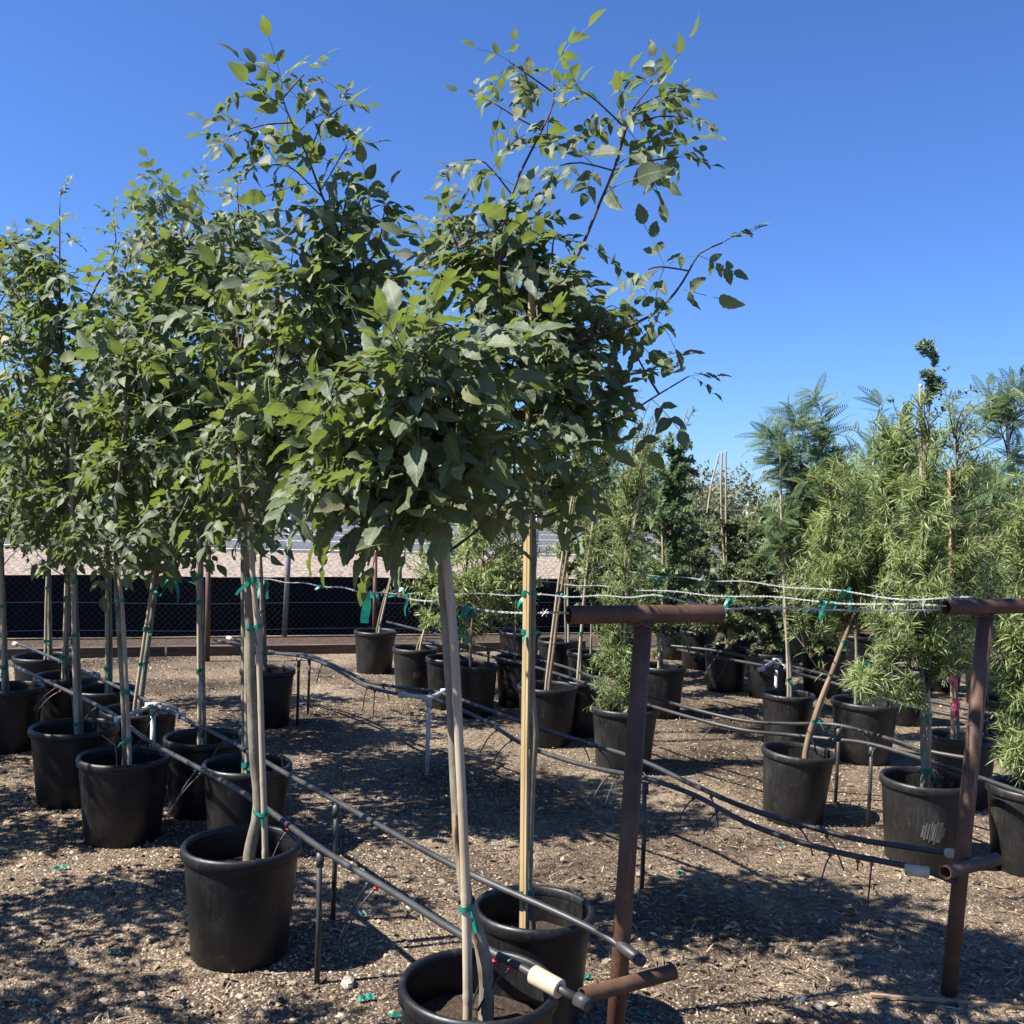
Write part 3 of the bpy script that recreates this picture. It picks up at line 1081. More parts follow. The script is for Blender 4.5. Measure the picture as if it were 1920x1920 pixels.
ASH['B'] = dict(pot='B', leafmin=1.55, rad=(.016, .008), trunk=[(996, 1735), (990, 1650), (993, 1560), (998, 1440), (1003, 1375), (997, 1310), (998, 1150), (1000, 1000), (994, 850), (990, 720), (990, 640)],
                stakes=[dict(px=[(980, 1735), (983, 1400), (986, 1200), (988, 1000), (994, 700), (998, 490)], r=.011, kind='lath', dY=-.01),
                        dict(px=[(985, 1735), (988, 1400), (991, 1200), (993, 1000), (993, 900)], r=.007, kind='lath', dY=-.03)],
                ties=[1672, 1185, 1112], zmin=1.55,
                leaders=[dict(px=[(992, 700), (1008, 600), (1040, 545), (1085, 475), (1125, 380), (1152, 315), (1172, 240), (1185, 205), (1222, 160)], r=.0085, start=.3, sp=.12, s=1.25),
                         dict(px=[(985, 720), (945, 600), (938, 490), (960, 365), (990, 295), (1018, 240), (1038, 190), (1036, 140)], r=.0075, dy=(0, .1), start=.25, sp=.12, s=1.25),
                         dict(px=[(1015, 690), (1080, 640), (1150, 622), (1220, 592), (1265, 550), (1292, 508), (1312, 475), (1355, 455)], dy=(0, -.1), r=.0065, start=.25, sp=.15, s=.85),
                         dict(px=[(1000, 860), (1070, 820), (1150, 795), (1210, 755), (1292, 705)], dy=(0, .15), r=.006, start=.3, sp=.12, s=.85),
                         dict(px=[(1172, 240), (1235, 218), (1290, 222)], r=0.0028, s=0.8, sp=0.07, dy=(0, -0.1), start=0.3, join=False),
                         dict(px=[(1040, 175), (990, 140), (955, 115)], r=0.0028, s=0.8, sp=0.07, dy=(0.05, 0), start=0.3, join=False),
                         dict(px=[(1152, 318), (1215, 302), (1270, 295)], r=0.0028, s=0.8, sp=0.07, dy=(0, -0.12), start=0.3, join=False),
                         dict(px=[(1016, 245), (960, 215), (915, 185)], r=0.0028, s=0.8, sp=0.07, dy=(0.1, 0.1), start=0.3, join=False),
                         dict(px=[(1185, 205), (1235, 180), (1262, 172)], r=0.0028, s=0.8, sp=0.07, dy=(0, 0.1), start=0.3, join=False),
                         dict(px=[(1172, 240), (1120, 190), (1090, 170)], r=0.0028, s=0.8, sp=0.07, dy=(0, -0.05), start=0.3, join=False),
                         dict(px=[(1150, 320), (1090, 305), (1050, 310)], r=0.0028, s=0.8, sp=0.07, dy=(0, -0.1), start=0.3, join=False),
                         dict(px=[(960, 365), (910, 305), (870, 300)], r=0.0028, s=0.8, sp=0.07, dy=(0.1, 0.05), start=0.3, join=False),
                         dict(px=[(1292, 508), (1240, 500), (1215, 505)], r=0.0028, s=0.8, sp=0.07, dy=(-0.1, -0.15), start=0.3, join=False),
                         dict(px=[(990, 760), (930, 640), (880, 530), (855, 440), (845, 390)], dy=(0, .2), r=.006, start=.4, sp=.11, s=.85)],
                lobes=[(975, 640, 130, 120, .05, 16), (1005, 820, 100, 100, 0, 15), (880, 470, 95, 100, .15, 13), (1090, 700, 110, 80, .05, 10), (1060, 560, 90, 80, .1, 8),
                       (1110, 200, 80, 50, 0, 2), (1020, 450, 70, 60, .1, 5), (900, 740, 100, 110, .2, 10), (1150, 620, 80, 60, 0, 5)])
ASH['A'] = dict(pot='A', leafmin=1.50, rad=(.023, .008), trunk=[(468, 1600), (475, 1565), (486, 1510), (479, 1440), (473, 1340), (469, 1200), (466, 1080), (461, 980), (450, 850), (446, 760), (450, 660)],
                stakes=[dict(px=[(497, 1590), (491, 1400), (484, 1200), (474, 1080), (469, 975)], r=.012, dY=-.045)],
                ties=[1518, 1172, 1085], zmin=1.5,
                leaders=[dict(px=[(455, 800), (540, 640), (610, 520), (637, 450), (605, 370), (575, 290), (545, 225), (530, 185), (528, 150)], r=.0085, dy=(0, -.1), start=.25, sp=.085, s=1.2),
                         dict(px=[(548, 230), (490, 235), (430, 255)], r=0.0028, s=0.9, sp=0.07, dy=(-0.08, -0.15), start=0.3, join=False),
                         dict(px=[(580, 300), (600, 235), (640, 200)], r=0.0028, s=0.9, sp=0.07, dy=(-0.08, -0.1), start=0.3, join=False),
                         dict(px=[(605, 370), (540, 310), (495, 315)], r=0.0028, s=0.9, sp=0.07, dy=(-0.08, -0.15), start=0.3, join=False),
                         dict(px=[(600, 360), (635, 300), (650, 275)], r=0.0028, s=0.9, sp=0.07, dy=(-0.08, -0.02), start=0.3, join=False),
                         dict(px=[(630, 440), (690, 395), (710, 385)], r=0.0028, s=0.9, sp=0.07, dy=(-0.06, 0), start=0.3, join=False),
                         dict(px=[(530, 185), (560, 150), (570, 140)], r=0.0028, s=0.9, sp=0.07, dy=(-0.1, -0.1), start=0.3, join=False),
                         dict(px=[(535, 195), (490, 180), (465, 178)], r=0.0028, s=0.9, sp=0.07, dy=(-0.1, -0.15), start=0.3, join=False),
                         dict(px=[(450, 850), (395, 800), (330, 745), (250, 650), (170, 565), (105, 490)], r=.011, dy=(0, .1), start=.2, sp=.11),
                         dict(px=[(540, 640), (640, 560), (705, 470), (720, 400)], r=.007, dy=(-.05, -.1), start=.3, join=False, sp=.1)],
                lobes=[(610, 560, 120, 110, -.05, 16), (540, 720, 110, 140, -.1, 16), (570, 870, 100, 110, 0, 12), (440, 900, 90, 90, 0, 8), (680, 520, 90, 90, .15, 11), (640, 400, 60, 60, -.05, 4), (450, 600, 90, 110, .1, 9), (690, 680, 80, 120, .3, 9)])
ASH['C'] = dict(pot='C', trunk=[(236, 1420), (232, 1300), (225, 1200), (219, 1100), (218, 1000), (225, 880), (240, 760)], rad=(.018, .008),
                stakes=[dict(px=[(243, 1425), (238, 1300), (230, 1150), (222, 1070)], r=.011)], ties=[1385, 1294, 1125],
                leaders=[dict(px=[(230, 860), (270, 650), (330, 500), (345, 420), (300, 345)], start=.35)],
                lobes=[(235, 930, 120, 120, 0, 15), (290, 760, 120, 130, 0, 15), (240, 600, 120, 110, .1, 13), (330, 480, 80, 90, .1, 9)])
ASH['D'] = dict(pot='D', trunk=[(150, 1365), (146, 1250), (142, 1150), (138, 1040), (130, 900), (120, 780), (118, 640)], rad=(.017, .008),
                stakes=[dict(px=[(144, 1365), (140, 1250), (137, 1100), (134, 980), (136, 760)], r=.013)], ties=[1355, 1190, 1090, 1055],
                leaders=[dict(px=[(118, 680), (112, 560), (112, 450), (112, 375)], start=.45, sp=.09, s=.8), dict(px=[(120, 700), (170, 560), (215, 470), (212, 410)], start=.45, s=.8)],
                lobes=[(110, 900, 120, 120, 0, 15), (100, 720, 120, 130, 0, 15), (80, 540, 110, 90, 0, 12), (30, 480, 60, 60, 0, 5)])
ASH['E'] = dict(pot='E', trunk=[(12, 1290), (8, 1200), (4, 1080), (0, 980), (-10, 850), (-10, 700)], rad=(.019, .008), stakes=[dict(px=[(6, 1290), (4, 1150), (0, 1000)], r=.012)], ties=[1250, 1135, 1020],
                leaders=[dict(px=[(-8, 760), (0, 620), (-10, 500)])], lobes=[(10, 900, 100, 130, 0, 14), (-10, 680, 110, 140, 0, 14), (20, 560, 70, 80, 0, 6)])
ASH['Gp'] = dict(pot='Gp', trunk=[(460, 1432), (458, 1300), (457, 1150), (455, 1000), (440, 850), (430, 700), (420, 560)], rad=(.017, .008), stakes=[dict(px=[(463, 1432), (462, 1300), (462, 1100), (462, 960)], r=.011)], ties=[1430],
                 leaders=[dict(px=[(430, 700), (410, 560), (400, 430), (385, 350)], start=.3), dict(px=[(425, 640), (450, 480), (445, 360)], start=.35)],
                 lobes=[(430, 800, 110, 130, .1, 14), (420, 620, 110, 120, .1, 14), (440, 460, 90, 80, .1, 10), (470, 940, 90, 60, .1, 7)])
ASH['H'] = dict(pot='H', trunk=[(381, 1378), (379, 1250), (377, 1120), (376, 1000), (370, 880), (350, 740), (340, 600)], rad=(.017, .008), stakes=[dict(px=[(374, 1378), (373, 1200), (372, 1000)], r=.012)], ties=[1255, 1128, 1080],
                leaders=[dict(px=[(345, 700), (330, 560), (320, 460), (300, 400)])],
                lobes=[(370, 900, 110, 110, 0, 13), (350, 740, 120, 110, .1, 13), (320, 580, 100, 100, .1, 11), (350, 440, 80, 70, .1, 8)])
ASH['I'] = dict(pot='I', trunk=[(262, 1332), (272, 1250), (284, 1160), (294, 1080), (305, 980), (310, 850), (300, 740)], rad=(.017, .008), stakes=[dict(px=[(252, 1330), (266, 1230), (282, 1120), (292, 1050)], r=.011)], ties=[1242, 1177, 1105],
                leaders=[], lobes=[(310, 970, 100, 80, 0, 11), (290, 830, 120, 100, .1, 13), (250, 690, 100, 100, .1, 9)])
ASH['J'] = dict(pot='J', trunk=[(206, 1292), (206, 1200), (205, 1100), (200, 980), (195, 860)], rad=(.018, .009), stakes=[dict(px=[(200, 1292), (200, 1150), (200, 1060)], r=.011)], ties=[1252],
                leaders=[], lobes=[(190, 980, 90, 80, 0, 10), (180, 850, 110, 100, 0, 12), (170, 720, 90, 80, 0, 8)])
ASH['K'] = dict(pot='K', trunk=[(124, 1266), (125, 1200), (128, 1100), (128, 1000), (125, 880)], rad=(.018, .009), stakes=[dict(px=[(118, 1266), (122, 1150), (125, 1040)], r=.011)], ties=[1230, 1118],
                leaders=[], lobes=[(120, 960, 90, 90, 0, 10), (110, 830, 100, 100, 0, 11)])
ASH['L'] = dict(pot='L', trunk=[(94, 1230), (93, 1160), (92, 1080), (95, 1000), (80, 880)], rad=(.018, .009), stakes=[dict(px=[(85, 1230), (87, 1120), (91, 1030)], r=.011)], ties=[1201, 1101],
                leaders=[], lobes=[(70, 950, 80, 70, 0, 9), (60, 820, 100, 100, 0, 11), (40, 700, 90, 80, 0, 7)])
ASH['Mp'] = dict(pot='Mp', trunk=[(497, 1250), (495, 1180), (491, 1100), (487, 1010), (485, 920), (490, 800)], rad=(.016, .008), bark='redbark', stakes=[dict(px=[(491, 1250), (490, 1150), (487, 1040)], r=.011)], ties=[1222, 1145, 1083],
                 leaders=[], lobes=[(490, 930, 70, 60, 0, 8), (500, 820, 90, 90, 0, 10), (510, 690, 90, 90, 0, 8)])
ASH_LABEL = {
    'F': 'ash leaning on a thick bamboo cane, split bark low on its trunk, bright drooping leaves',
    'B': 'tall straight ash tied to yellow pine stakes, sparse shoots reaching above its crown',
    'A': 'ash with a kinked trunk foot and one long leafy shoot above its crown',
    'C': 'ash on two canes rising from the pot with the dry twig',
    'D': 'ash with many green ties on a pale cane behind the pot with the dry twig',
    'E': 'ash in the pot with a weed, grey trunk beside the end of the fence screen',
    'Gp': 'ash directly behind the ash with the kinked trunk',
    'H': 'ash with the trunk in front of the far rusty post',
    'I': 'ash slanting out of its pot behind the white pipe tee',
    'J': 'ash in the shaded pot behind the slanting ash',
    'K': 'ash on a dark cane in the pot half under the black pipe',
    'L': 'ash with a thin pale trunk in the pot below the capped pipe end',
    'Mp': 'thin ash in the single pot by the paired pipe stakes',
}
for k_, t in ASH.items():
    ash_tree(t, ASH_LABEL[k_], hero=k_ in 'FBA', nobj=300, leafscale={'F': 1.03, 'B': .92, 'A': .97}.get(k_, .92))

NB = ['level with the kinked ash', 'level with the pot with the dry twig', 'second from the sunlit gravel', 'closest to the sunlit gravel', 'second from the kinked ash', 'between the kinked ash and the dry twig pot', 'nearest the fence', 'farthest from the gravel']
# neighbours of the same block whose shade falls across the gravel
for n_, (x, y, s) in enumerate([(-3.0, 3.75, 1), (-4.2, 5.2, 1), (-3.9, 2.9, 1), (-2.75, 2.55, 1), (-4.9, 4.2, 1), (-3.45, 4.75, 1), (-4.7, 6.4, 1), (-5.6, 5.5, 1)]):
    px = 960 + FPX * x / y
    yh = 943 + .035 * (px - 960)
    make_pot('off%d' % n_, px, yh + 1.31 * FPX / y, .45 * FPX / y, 'black pot of the neighbouring ash block, ' + NB[n_])
    q = FPX / y

    def rel(h, dx=0):
        return (px + dx * q, yh + (CAM_H - h) * q)
    t = dict(pot='off%d' % n_, rad=(.018, .008), trunk=[rel(.36), rel(.9, .02), rel(1.4, .0), rel(2.0, .03), rel(2.4, .05)], stakes=[dict(px=[rel(.36, .04), rel(1.5, .03)])], ties=[rel(.6)[1], rel(1.2)[1]],
             leaders=[dict(px=[rel(2.2, .04), rel(2.7, .15), rel(3.1, .12)])],
             lobes=[(*rel(1.7), .40 * q, .30 * q, 0, 10), (*rel(2.2, .05), .42 * q, .35 * q, 0, 10), (*rel(2.7, .1), .3 * q, .3 * q, 0, 7)])
    ash_tree(t, 'ash of the neighbouring block, ' + NB[n_], nobj=0)

# ------------------------------------------------------------------ fine leaved trees and shrubs
B = lambda *p, r=.011, dY=-.04, kind='bamboo': dict(px=list(p), r=r, dY=dY, kind=kind)
FINE = [
    ('N', 'needle', dict(pot='N', trunk=[(707, 1182), (716, 1140), (730, 1090), (742, 1040), (750, 960)], bark='redbark', rad=(.012, .006), stakes=[B((711, 1182), (722, 1130), (733, 1085), (744, 1040))], ties=[1170],
                         lobes=[(760, 980, 60, 70, 0, 14)]), 'slanting sapling tied to a cane beside the hanging green ribbon by the fence', .085, 22),
    ('O', 'needle', dict(pot='O', trunk=[(783, 1212), (795, 1185), (808, 1150), (815, 1090), (830, 1020)], bark='redbark', rad=(.013, .005), stakes=[B((788, 1212), (798, 1175), (803, 1160), r=.01)], ties=[1174],
                         lobes=[(830, 1110, 85, 70, 0, 40), (850, 1040, 80, 70, 0, 34)]), 'bushy pale sapling leaning from the pot with the dirt splash', .08, 26),
    ('Q', 'needle', dict(pot='Q', trunk=[(858, 1232), (862, 1190), (868, 1120), (880, 1020), (890, 940)], bark='redbark', rad=(.014, .005), stakes=[], ties=[],
                         lobes=[(890, 1060, 85, 80, 0, 42), (880, 1150, 60, 45, 0, 20), (905, 960, 70, 60, 0, 26)]), 'pale green bushy sapling beside the one in the splashed pot', .08, 26),
    ('R', 'needle', dict(pot='R', trunk=[(882, 1240), (885, 1170), (900, 1080), (915, 980)], bark='redbark', rad=(.012, .005), lobes=[(930, 1060, 75, 90, 0, 38), (925, 940, 60, 60, 0, 20)]), 'pale sapling rising behind the thin pipe stake', .08, 26),
    ('S', 'needle', dict(pot='S', trunk=[(965, 1228), (963, 1150), (960, 1080), (955, 980)], rad=(.012, .005), lobes=[(955, 1110, 55, 60, 0, 20), (950, 1000, 60, 80, 0, 22)]), 'leafy sapling close behind the pine stakes', .08, 26),
    ('S2', 'needle', dict(pot='S2', trunk=[(967, 1180), (967, 1120), (965, 1050), (965, 960)], bark='redbark', rad=(.012, .005), lobes=[(975, 1090, 55, 50, 0, 18), (990, 1000, 60, 60, 0, 18)]), 'leafy sapling against the dark fence cloth behind the pine stakes', .08, 24),
    ('T', 'grey', dict(leafmat='willow', pot='T', trunk=[(1061, 1198), (1060, 1150), (1060, 1090), (1068, 980), (1075, 880)], rad=(.012, .005), lobes=[(1080, 1000, 50, 70, 0, 20), (1090, 900, 60, 70, 0, 22)], stakes=[B((1066, 1198), (1064, 1080), (1066, 1000))], ties=[1120]), 'white stemmed sapling near the fence behind the slanting stems', .045, 40),
    ('U', 'willow', dict(pot='U', trunk=[(1030, 1282), (1038, 1220), (1046, 1150), (1060, 1060), (1075, 950), (1090, 850), (1100, 750)], bark='redbark', rad=(.013, .005), stakes=[B((1024, 1282), (1036, 1180), (1052, 1060), (1070, 950), (1080, 905), r=.010)], ties=[1110, 970],
                         leaders=[dict(px=[(1060, 1060), (1085, 960), (1105, 880)], n=20), dict(px=[(1095, 820), (1090, 720), (1110, 650)], n=40)], zmin=1.3,
                         lobes=[(1100, 780, 90, 90, 0, 34), (1130, 900, 70, 60, 0, 20), (1040, 720, 60, 60, .1, 14)]), 'tall willowy sapling with two slanting reddish stems and a cane', .10, 28),
    ('V', 'grey', dict(pot='V', trunk=[(1108, 1215), (1110, 1130), (1115, 1050), (1125, 950)], rad=(.011, .005), lobes=[(1120, 1060, 50, 70, 0, 22), (1135, 960, 60, 70, 0, 24)]), 'grey leaved shrub between the slanting stems and the leafy sapling', .045, 42),
    ('V2', 'willow', dict(pot='V2', trunk=[(1088, 1270), (1090, 1200), (1098, 1110), (1110, 1000), (1125, 900)], rad=(.010, .005), stakes=[B((1083, 1270), (1090, 1180), (1100, 1070), (1115, 960), (1126, 890), r=.010)], ties=[1185, 1080, 1050],
                          lobes=[(1115, 1030, 45, 60, 0, 16), (1130, 930, 55, 70, 0, 18), (1150, 850, 60, 70, 0, 18), (1165, 760, 45, 60, 0, 12)]), 'sapling on a long pale cane behind the two slanting stems', .08, 24),
    ('W', 'willow', dict(pot='W', trunk=[(1178, 1320), (1172, 1240), (1170, 1150), (1172, 1050), (1180, 950)], rad=(.011, .004), zmin=.4, stakes=[B((1168, 1320), (1170, 1200), (1180, 1050), (1210, 860), r=.010)], ties=[1240],
                         lobes=[(1158, 1250, 55, 60, -.05, 34), (1155, 1170, 50, 60, 0, 26), (1175, 1060, 65, 80, 0, 30), (1190, 950, 60, 70, 0, 22), (1205, 860, 50, 60, 0, 14), (1215, 780, 35, 60, 0, 7), (1140, 1305, 40, 20, -.1, 8)]), 'bushy sapling with narrow leaves from rim to top behind the rusty post', .075, 28),
    ('Xp', 'grey', dict(leafmat='fern', pot='Xp', trunk=[(1240, 1245), (1245, 1180), (1250, 1080), (1250, 980), (1262, 880), (1280, 800), (1290, 765)], rad=(.013, .004), zmin=.6, stakes=[B((1235, 1245), (1243, 1100), (1240, 940), r=.01)], ties=[1190],
                        leaders=[dict(px=[(1262, 900), (1280, 820), (1300, 765)], n=60)],
                        lobes=[(1250, 1100, 80, 100, 0, 34), (1255, 960, 80, 90, 0, 34), (1265, 860, 40, 60, 0, 14)]), 'tall dark grey leaved sapling with a thin spire above its crown', .045, 46),
    ('a', 'grey', dict(pot='a', trunk=[(1362, 1208), (1360, 1150), (1358, 1080), (1355, 1000)], rad=(.013, .005), zmin=.5, stakes=[B((1370, 1208), (1358, 1050), (1352, 940), (1354, 848), r=.010), B((1366, 1208), (1362, 1040), (1361, 900), (1361, 845), r=.009)],
                       lobes=[(1350, 1130, 90, 85, 0, 38), (1355, 1030, 85, 70, .1, 34), (1400, 1000, 60, 50, .3, 16)]), 'round dark shrub with two tall bamboo poles standing out of it', .045, 46),
    ('b', 'grey', dict(pot='b', trunk=[(1440, 1220), (1438, 1160), (1436, 1090), (1440, 1000), (1450, 930)], rad=(.013, .005), zmin=.5,
                       lobes=[(1430, 1120, 85, 95, 0, 38), (1460, 1180, 45, 35, 0, 8), (1440, 1010, 75, 75, 0, 34), (1470, 960, 50, 40, .1, 12)]), 'round dark shrub behind the bare stemmed sapling', .045, 46),
    ('Yp', 'fern', dict(pot='Yp', trunk=[(1483, 1290), (1480, 1230), (1472, 1170), (1470, 1120), (1480, 1040), (1500, 950), (1515, 860)], rad=(.012, .005), zmin=1.1, stakes=[B((1478, 1290), (1474, 1180), (1466, 1000), (1462, 810), r=.010)], ties=[1272],
                        leaders=[dict(px=[(1515, 900), (1545, 830), (1540, 780), (1522, 735)], n=60), dict(px=[(1500, 960), (1470, 870), (1425, 810)], n=50), dict(px=[(1505, 920), (1500, 840), (1490, 770)], n=30)],
                        lobes=[(1520, 850, 80, 90, 0, 18), (1490, 980, 70, 70, 0, 18), (1570, 930, 70, 80, 0, 14)]), 'bare stemmed sapling with drooping feathery leaves', .19, 9),
    ('Z', 'willow', dict(pot='Z', trunk=[(1510, 1412), (1520, 1370), (1540, 1310), (1560, 1260), (1590, 1180), (1612, 1120), (1640, 1070), (1665, 980), (1690, 900)], bark='redbark', rad=(.017, .005), zmin=1.02, stakes=[B((1512, 1412), (1560, 1265), (1610, 1130), (1660, 990), (1690, 890), r=.008, dY=.04)], ties=[1350, 1200],
                         leaders=[dict(px=[(1612, 1120), (1570, 1020), (1550, 930)], n=50), dict(px=[(1620, 1110), (1660, 1040), (1700, 1000)], n=50), dict(px=[(1560, 1265), (1530, 1250), (1510, 1215)], n=14)],
                         lobes=[(1585, 1030, 100, 75, .05, 40), (1640, 960, 100, 90, 0, 38), (1680, 1090, 75, 70, .05, 26), (1520, 1075, 60, 55, .1, 16), (1560, 1140, 50, 45, .15, 12), (1670, 860, 80, 85, 0, 24), (1590, 900, 70, 70, .1, 14), (1690, 780, 45, 70, 0, 7)]), 'willowy tree with a thick slanting brown trunk', .095, 30),
    ('AA', 'willow', dict(pot='AA', trunk=[(1733, 1452), (1731, 1380), (1730, 1280), (1727, 1180), (1728, 1080), (1735, 950), (1740, 830)], rad=(.017, .006), zmin=.75, stakes=[B((1740, 1452), (1742, 1330), (1730, 1200), (1728, 1000), (1726, 720), r=.011, dY=.03)], ties=[1446, 1346, 1255],
                          leaders=[dict(px=[(1728, 1190), (1690, 1170), (1655, 1190)], n=40), dict(px=[(1730, 1260), (1680, 1250), (1620, 1290)], n=40, dy=(0, -.1))],
                          lobes=[(1720, 1110, 80, 90, -.05, 40), (1655, 1285, 55, 42, -.1, 22), (1760, 1190, 70, 70, 0, 28), (1730, 980, 70, 80, 0, 30), (1680, 1190, 45, 40, -.05, 12), (1732, 850, 60, 80, 0, 10), (1728, 760, 30, 50, 0, 3)]), 'willowy tree with a white trunk above the scraped pot', .085, 30),
    ('BB', 'willow', dict(pot='BB', trunk=[(1935, 1470), (1932, 1400), (1925, 1300), (1930, 1150), (1935, 1000)], rad=(.012, .005), zmin=.4, lobes=[(1905, 1410, 45, 40, -.1, 20), (1870, 1250, 60, 80, .1, 20), (1930, 1300, 70, 80, 0, 26), (1920, 1150, 70, 90, 0, 30), (1930, 1000, 70, 80, 0, 26)]), 'willowy sapling with foliage hanging over a sunlit grey pot rim', .095, 28),
    ('CC', 'fern', dict(pot='CC', trunk=[(1605, 1300), (1606, 1230), (1604, 1150), (1610, 1050), (1620, 940)], rad=(.012, .005), stakes=[B((1640, 1300), (1642, 1230), (1650, 1130), (1655, 1000), r=.010)], ties=[1243],
                        leaders=[dict(px=[(1620, 940), (1640, 850), (1655, 760)], n=26), dict(px=[(1615, 980), (1590, 900), (1580, 840)], n=22)], lobes=[(1620, 1050, 90, 80, 0, 14), (1640, 920, 80, 80, 0, 14)]), 'feathery sapling on two thin grey stems behind the slanting brown trunk', .17, 10),
    ('DD', 'willow', dict(pot='DD', trunk=[(1796, 1368), (1793, 1300), (1792, 1200), (1790, 1080), (1795, 950), (1790, 820)], rad=(.012, .005), zmin=.8, stakes=[dict(px=[(1786, 1368), (1785, 1250), (1783, 1100), (1780, 880)], r=.013, kind='lath', dY=-.03)], ties=[1110],
                          lobes=[(1800, 1100, 80, 90, 0, 34), (1830, 980, 90, 90, 0, 34), (1800, 1240, 60, 60, 0, 18), (1770, 890, 70, 80, .1, 20), (1825, 820, 70, 90, 0, 18)]), 'willowy sapling on a yellow square stake marked with pink tape', .09, 28),
    ('EE', 'fern', dict(pot='EE', trunk=[(1885, 1310), (1890, 1200), (1900, 1100), (1895, 950), (1888, 820), (1885, 760)], rad=(.013, .005), zmin=1.2, bark='redbark', stakes=[B((1925, 1310), (1915, 1150), (1900, 950), (1886, 770), r=.011)], ties=[880],
                        leaders=[dict(px=[(1890, 850), (1870, 780), (1850, 715)], n=20), dict(px=[(1890, 840), (1905, 770), (1915, 700)], n=20)],
                        lobes=[(1890, 760, 45, 50, 0, 12), (1880, 900, 80, 80, 0, 18), (1880, 1030, 80, 90, 0, 20), (1840, 960, 60, 70, .1, 12)]), 'feathery tree on a bare pole behind the rusty post', .17, 10),
    ('FF', 'grey', dict(pot='FF', trunk=[(1310, 1180), (1310, 1120), (1312, 1050), (1315, 990)], rad=(.013, .005), zmin=.4, stakes=[B((1322, 1180), (1322, 1020), (1332, 920), (1348, 852), r=.011)], lobes=[(1305, 1110, 75, 70, 0, 32), (1310, 1000, 60, 50, 0, 24)]), 'dark shrub by the fence with one leaning bamboo pole', .045, 46),
    ('GG', 'grey', dict(pot='GG', trunk=[(1545, 1222), (1546, 1150), (1550, 1060), (1555, 960)], rad=(.013, .005), zmin=.4, lobes=[(1545, 1140, 80, 85, 0, 36), (1545, 1010, 70, 80, 0, 30)], leafmat='willow'), 'olive green shrub behind the bare stemmed sapling, nearer the fence', .05, 44),
    ('HH', 'grey', dict(pot='HH', leafmat='fern', trunk=[(1700, 1262), (1702, 1180), (1706, 1080), (1715, 960), (1735, 840), (1745, 740), (1750, 660), (1752, 625)], rad=(.014, .004), zmin=.6,
                        leaders=[dict(px=[(1735, 840), (1760, 760), (1775, 690)], n=40), dict(px=[(1725, 880), (1690, 800), (1670, 740)], n=40), dict(px=[(1715, 960), (1670, 880), (1630, 830)], n=40), dict(px=[(1740, 800), (1800, 740), (1830, 730)], n=36)],
                        lobes=[(1720, 1060, 90, 90, 0, 34), (1725, 920, 90, 90, 0, 34), (1745, 790, 60, 70, 0, 9), (1752, 700, 38, 60, 0, 4)]), 'tallest round leaved sapling, thin grey top above the willowy trees', .055, 38),
    ('II', 'grey', dict(leafmat='willow', pot='II', trunk=[(1160, 1190), (1160, 1120), (1165, 1040), (1172, 960)], rad=(.013, .005), zmin=.4, lobes=[(1165, 1090, 60, 70, 0, 24), (1185, 980, 70, 80, 0, 26), (1215, 1110, 60, 70, .1, 22), (1205, 880, 60, 70, 0, 20), (1235, 830, 40, 60, 0, 10)]), 'dark shrub by the fence behind the leafy sapling', .045, 44),
    ('JJ', 'grey', dict(pot='JJ', trunk=[(1262, 1166), (1264, 1106), (1266, 1043), (1270, 990)], rad=(.012, .005), zmin=.4, leafmat='grey', lobes=[(1262, 1096, 70, 60, 0, 24), (1267, 1043, 75, 70, 0, 28), (1272, 1000, 55, 50, 0, 16)]), 'low dark shrub by the fence behind the tall grey leaved sapling', .05, 40),
    ('KK', 'grey', dict(pot='KK', trunk=[(1395, 1160), (1397, 1100), (1399, 1040), (1403, 990)], rad=(.012, .005), zmin=.4, leafmat='fern', lobes=[(1395, 1090, 70, 60, 0, 24), (1400, 1040, 75, 70, 0, 28), (1405, 1000, 55, 50, 0, 16)]), 'low grey shrub by the fence between the two round dark shrubs', .05, 40),
    ('LL', 'grey', dict(pot='LL', trunk=[(1490, 1172), (1492, 1112), (1494, 1041), (1498, 980)], rad=(.012, .005), zmin=.4, leafmat='grey', lobes=[(1490, 1102, 70, 60, 0, 24), (1495, 1041, 75, 70, 0, 28), (1500, 990, 55, 50, 0, 16)]), 'olive shrub by the fence right behind the feathery bare stemmed sapling', .05, 40),
    ('MM', 'grey', dict(pot='MM', trunk=[(1610, 1190), (1612, 1130), (1614, 1025), (1618, 930)], rad=(.012, .005), zmin=.4, leafmat='willow', lobes=[(1610, 1120, 70, 60, 0, 24), (1615, 1025, 75, 70, 0, 28), (1620, 940, 55, 50, 0, 16)]), 'pale shrub by the fence behind the slanting brown trunk', .05, 40),
    ('NN', 'grey', dict(pot='NN', trunk=[(1770, 1215), (1772, 1155), (1774, 1027), (1778, 910)], rad=(.012, .005), zmin=.4, leafmat='willow', lobes=[(1770, 1145, 70, 60, 0, 24), (1775, 1027, 75, 70, 0, 28), (1780, 920, 55, 50, 0, 16)]), 'pale shrub by the fence behind the yellow staked sapling', .05, 40),
    ('OO', 'grey', dict(pot='OO', trunk=[(1850, 1235), (1852, 1175), (1854, 1047), (1858, 930)], rad=(.012, .005), zmin=.4, leafmat='fern', lobes=[(1850, 1165, 70, 60, 0, 24), (1855, 1047, 75, 70, 0, 28), (1860, 940, 55, 50, 0, 16)]), 'grey green shrub by the fence behind the pole with feathery leaves', .05, 40),
]
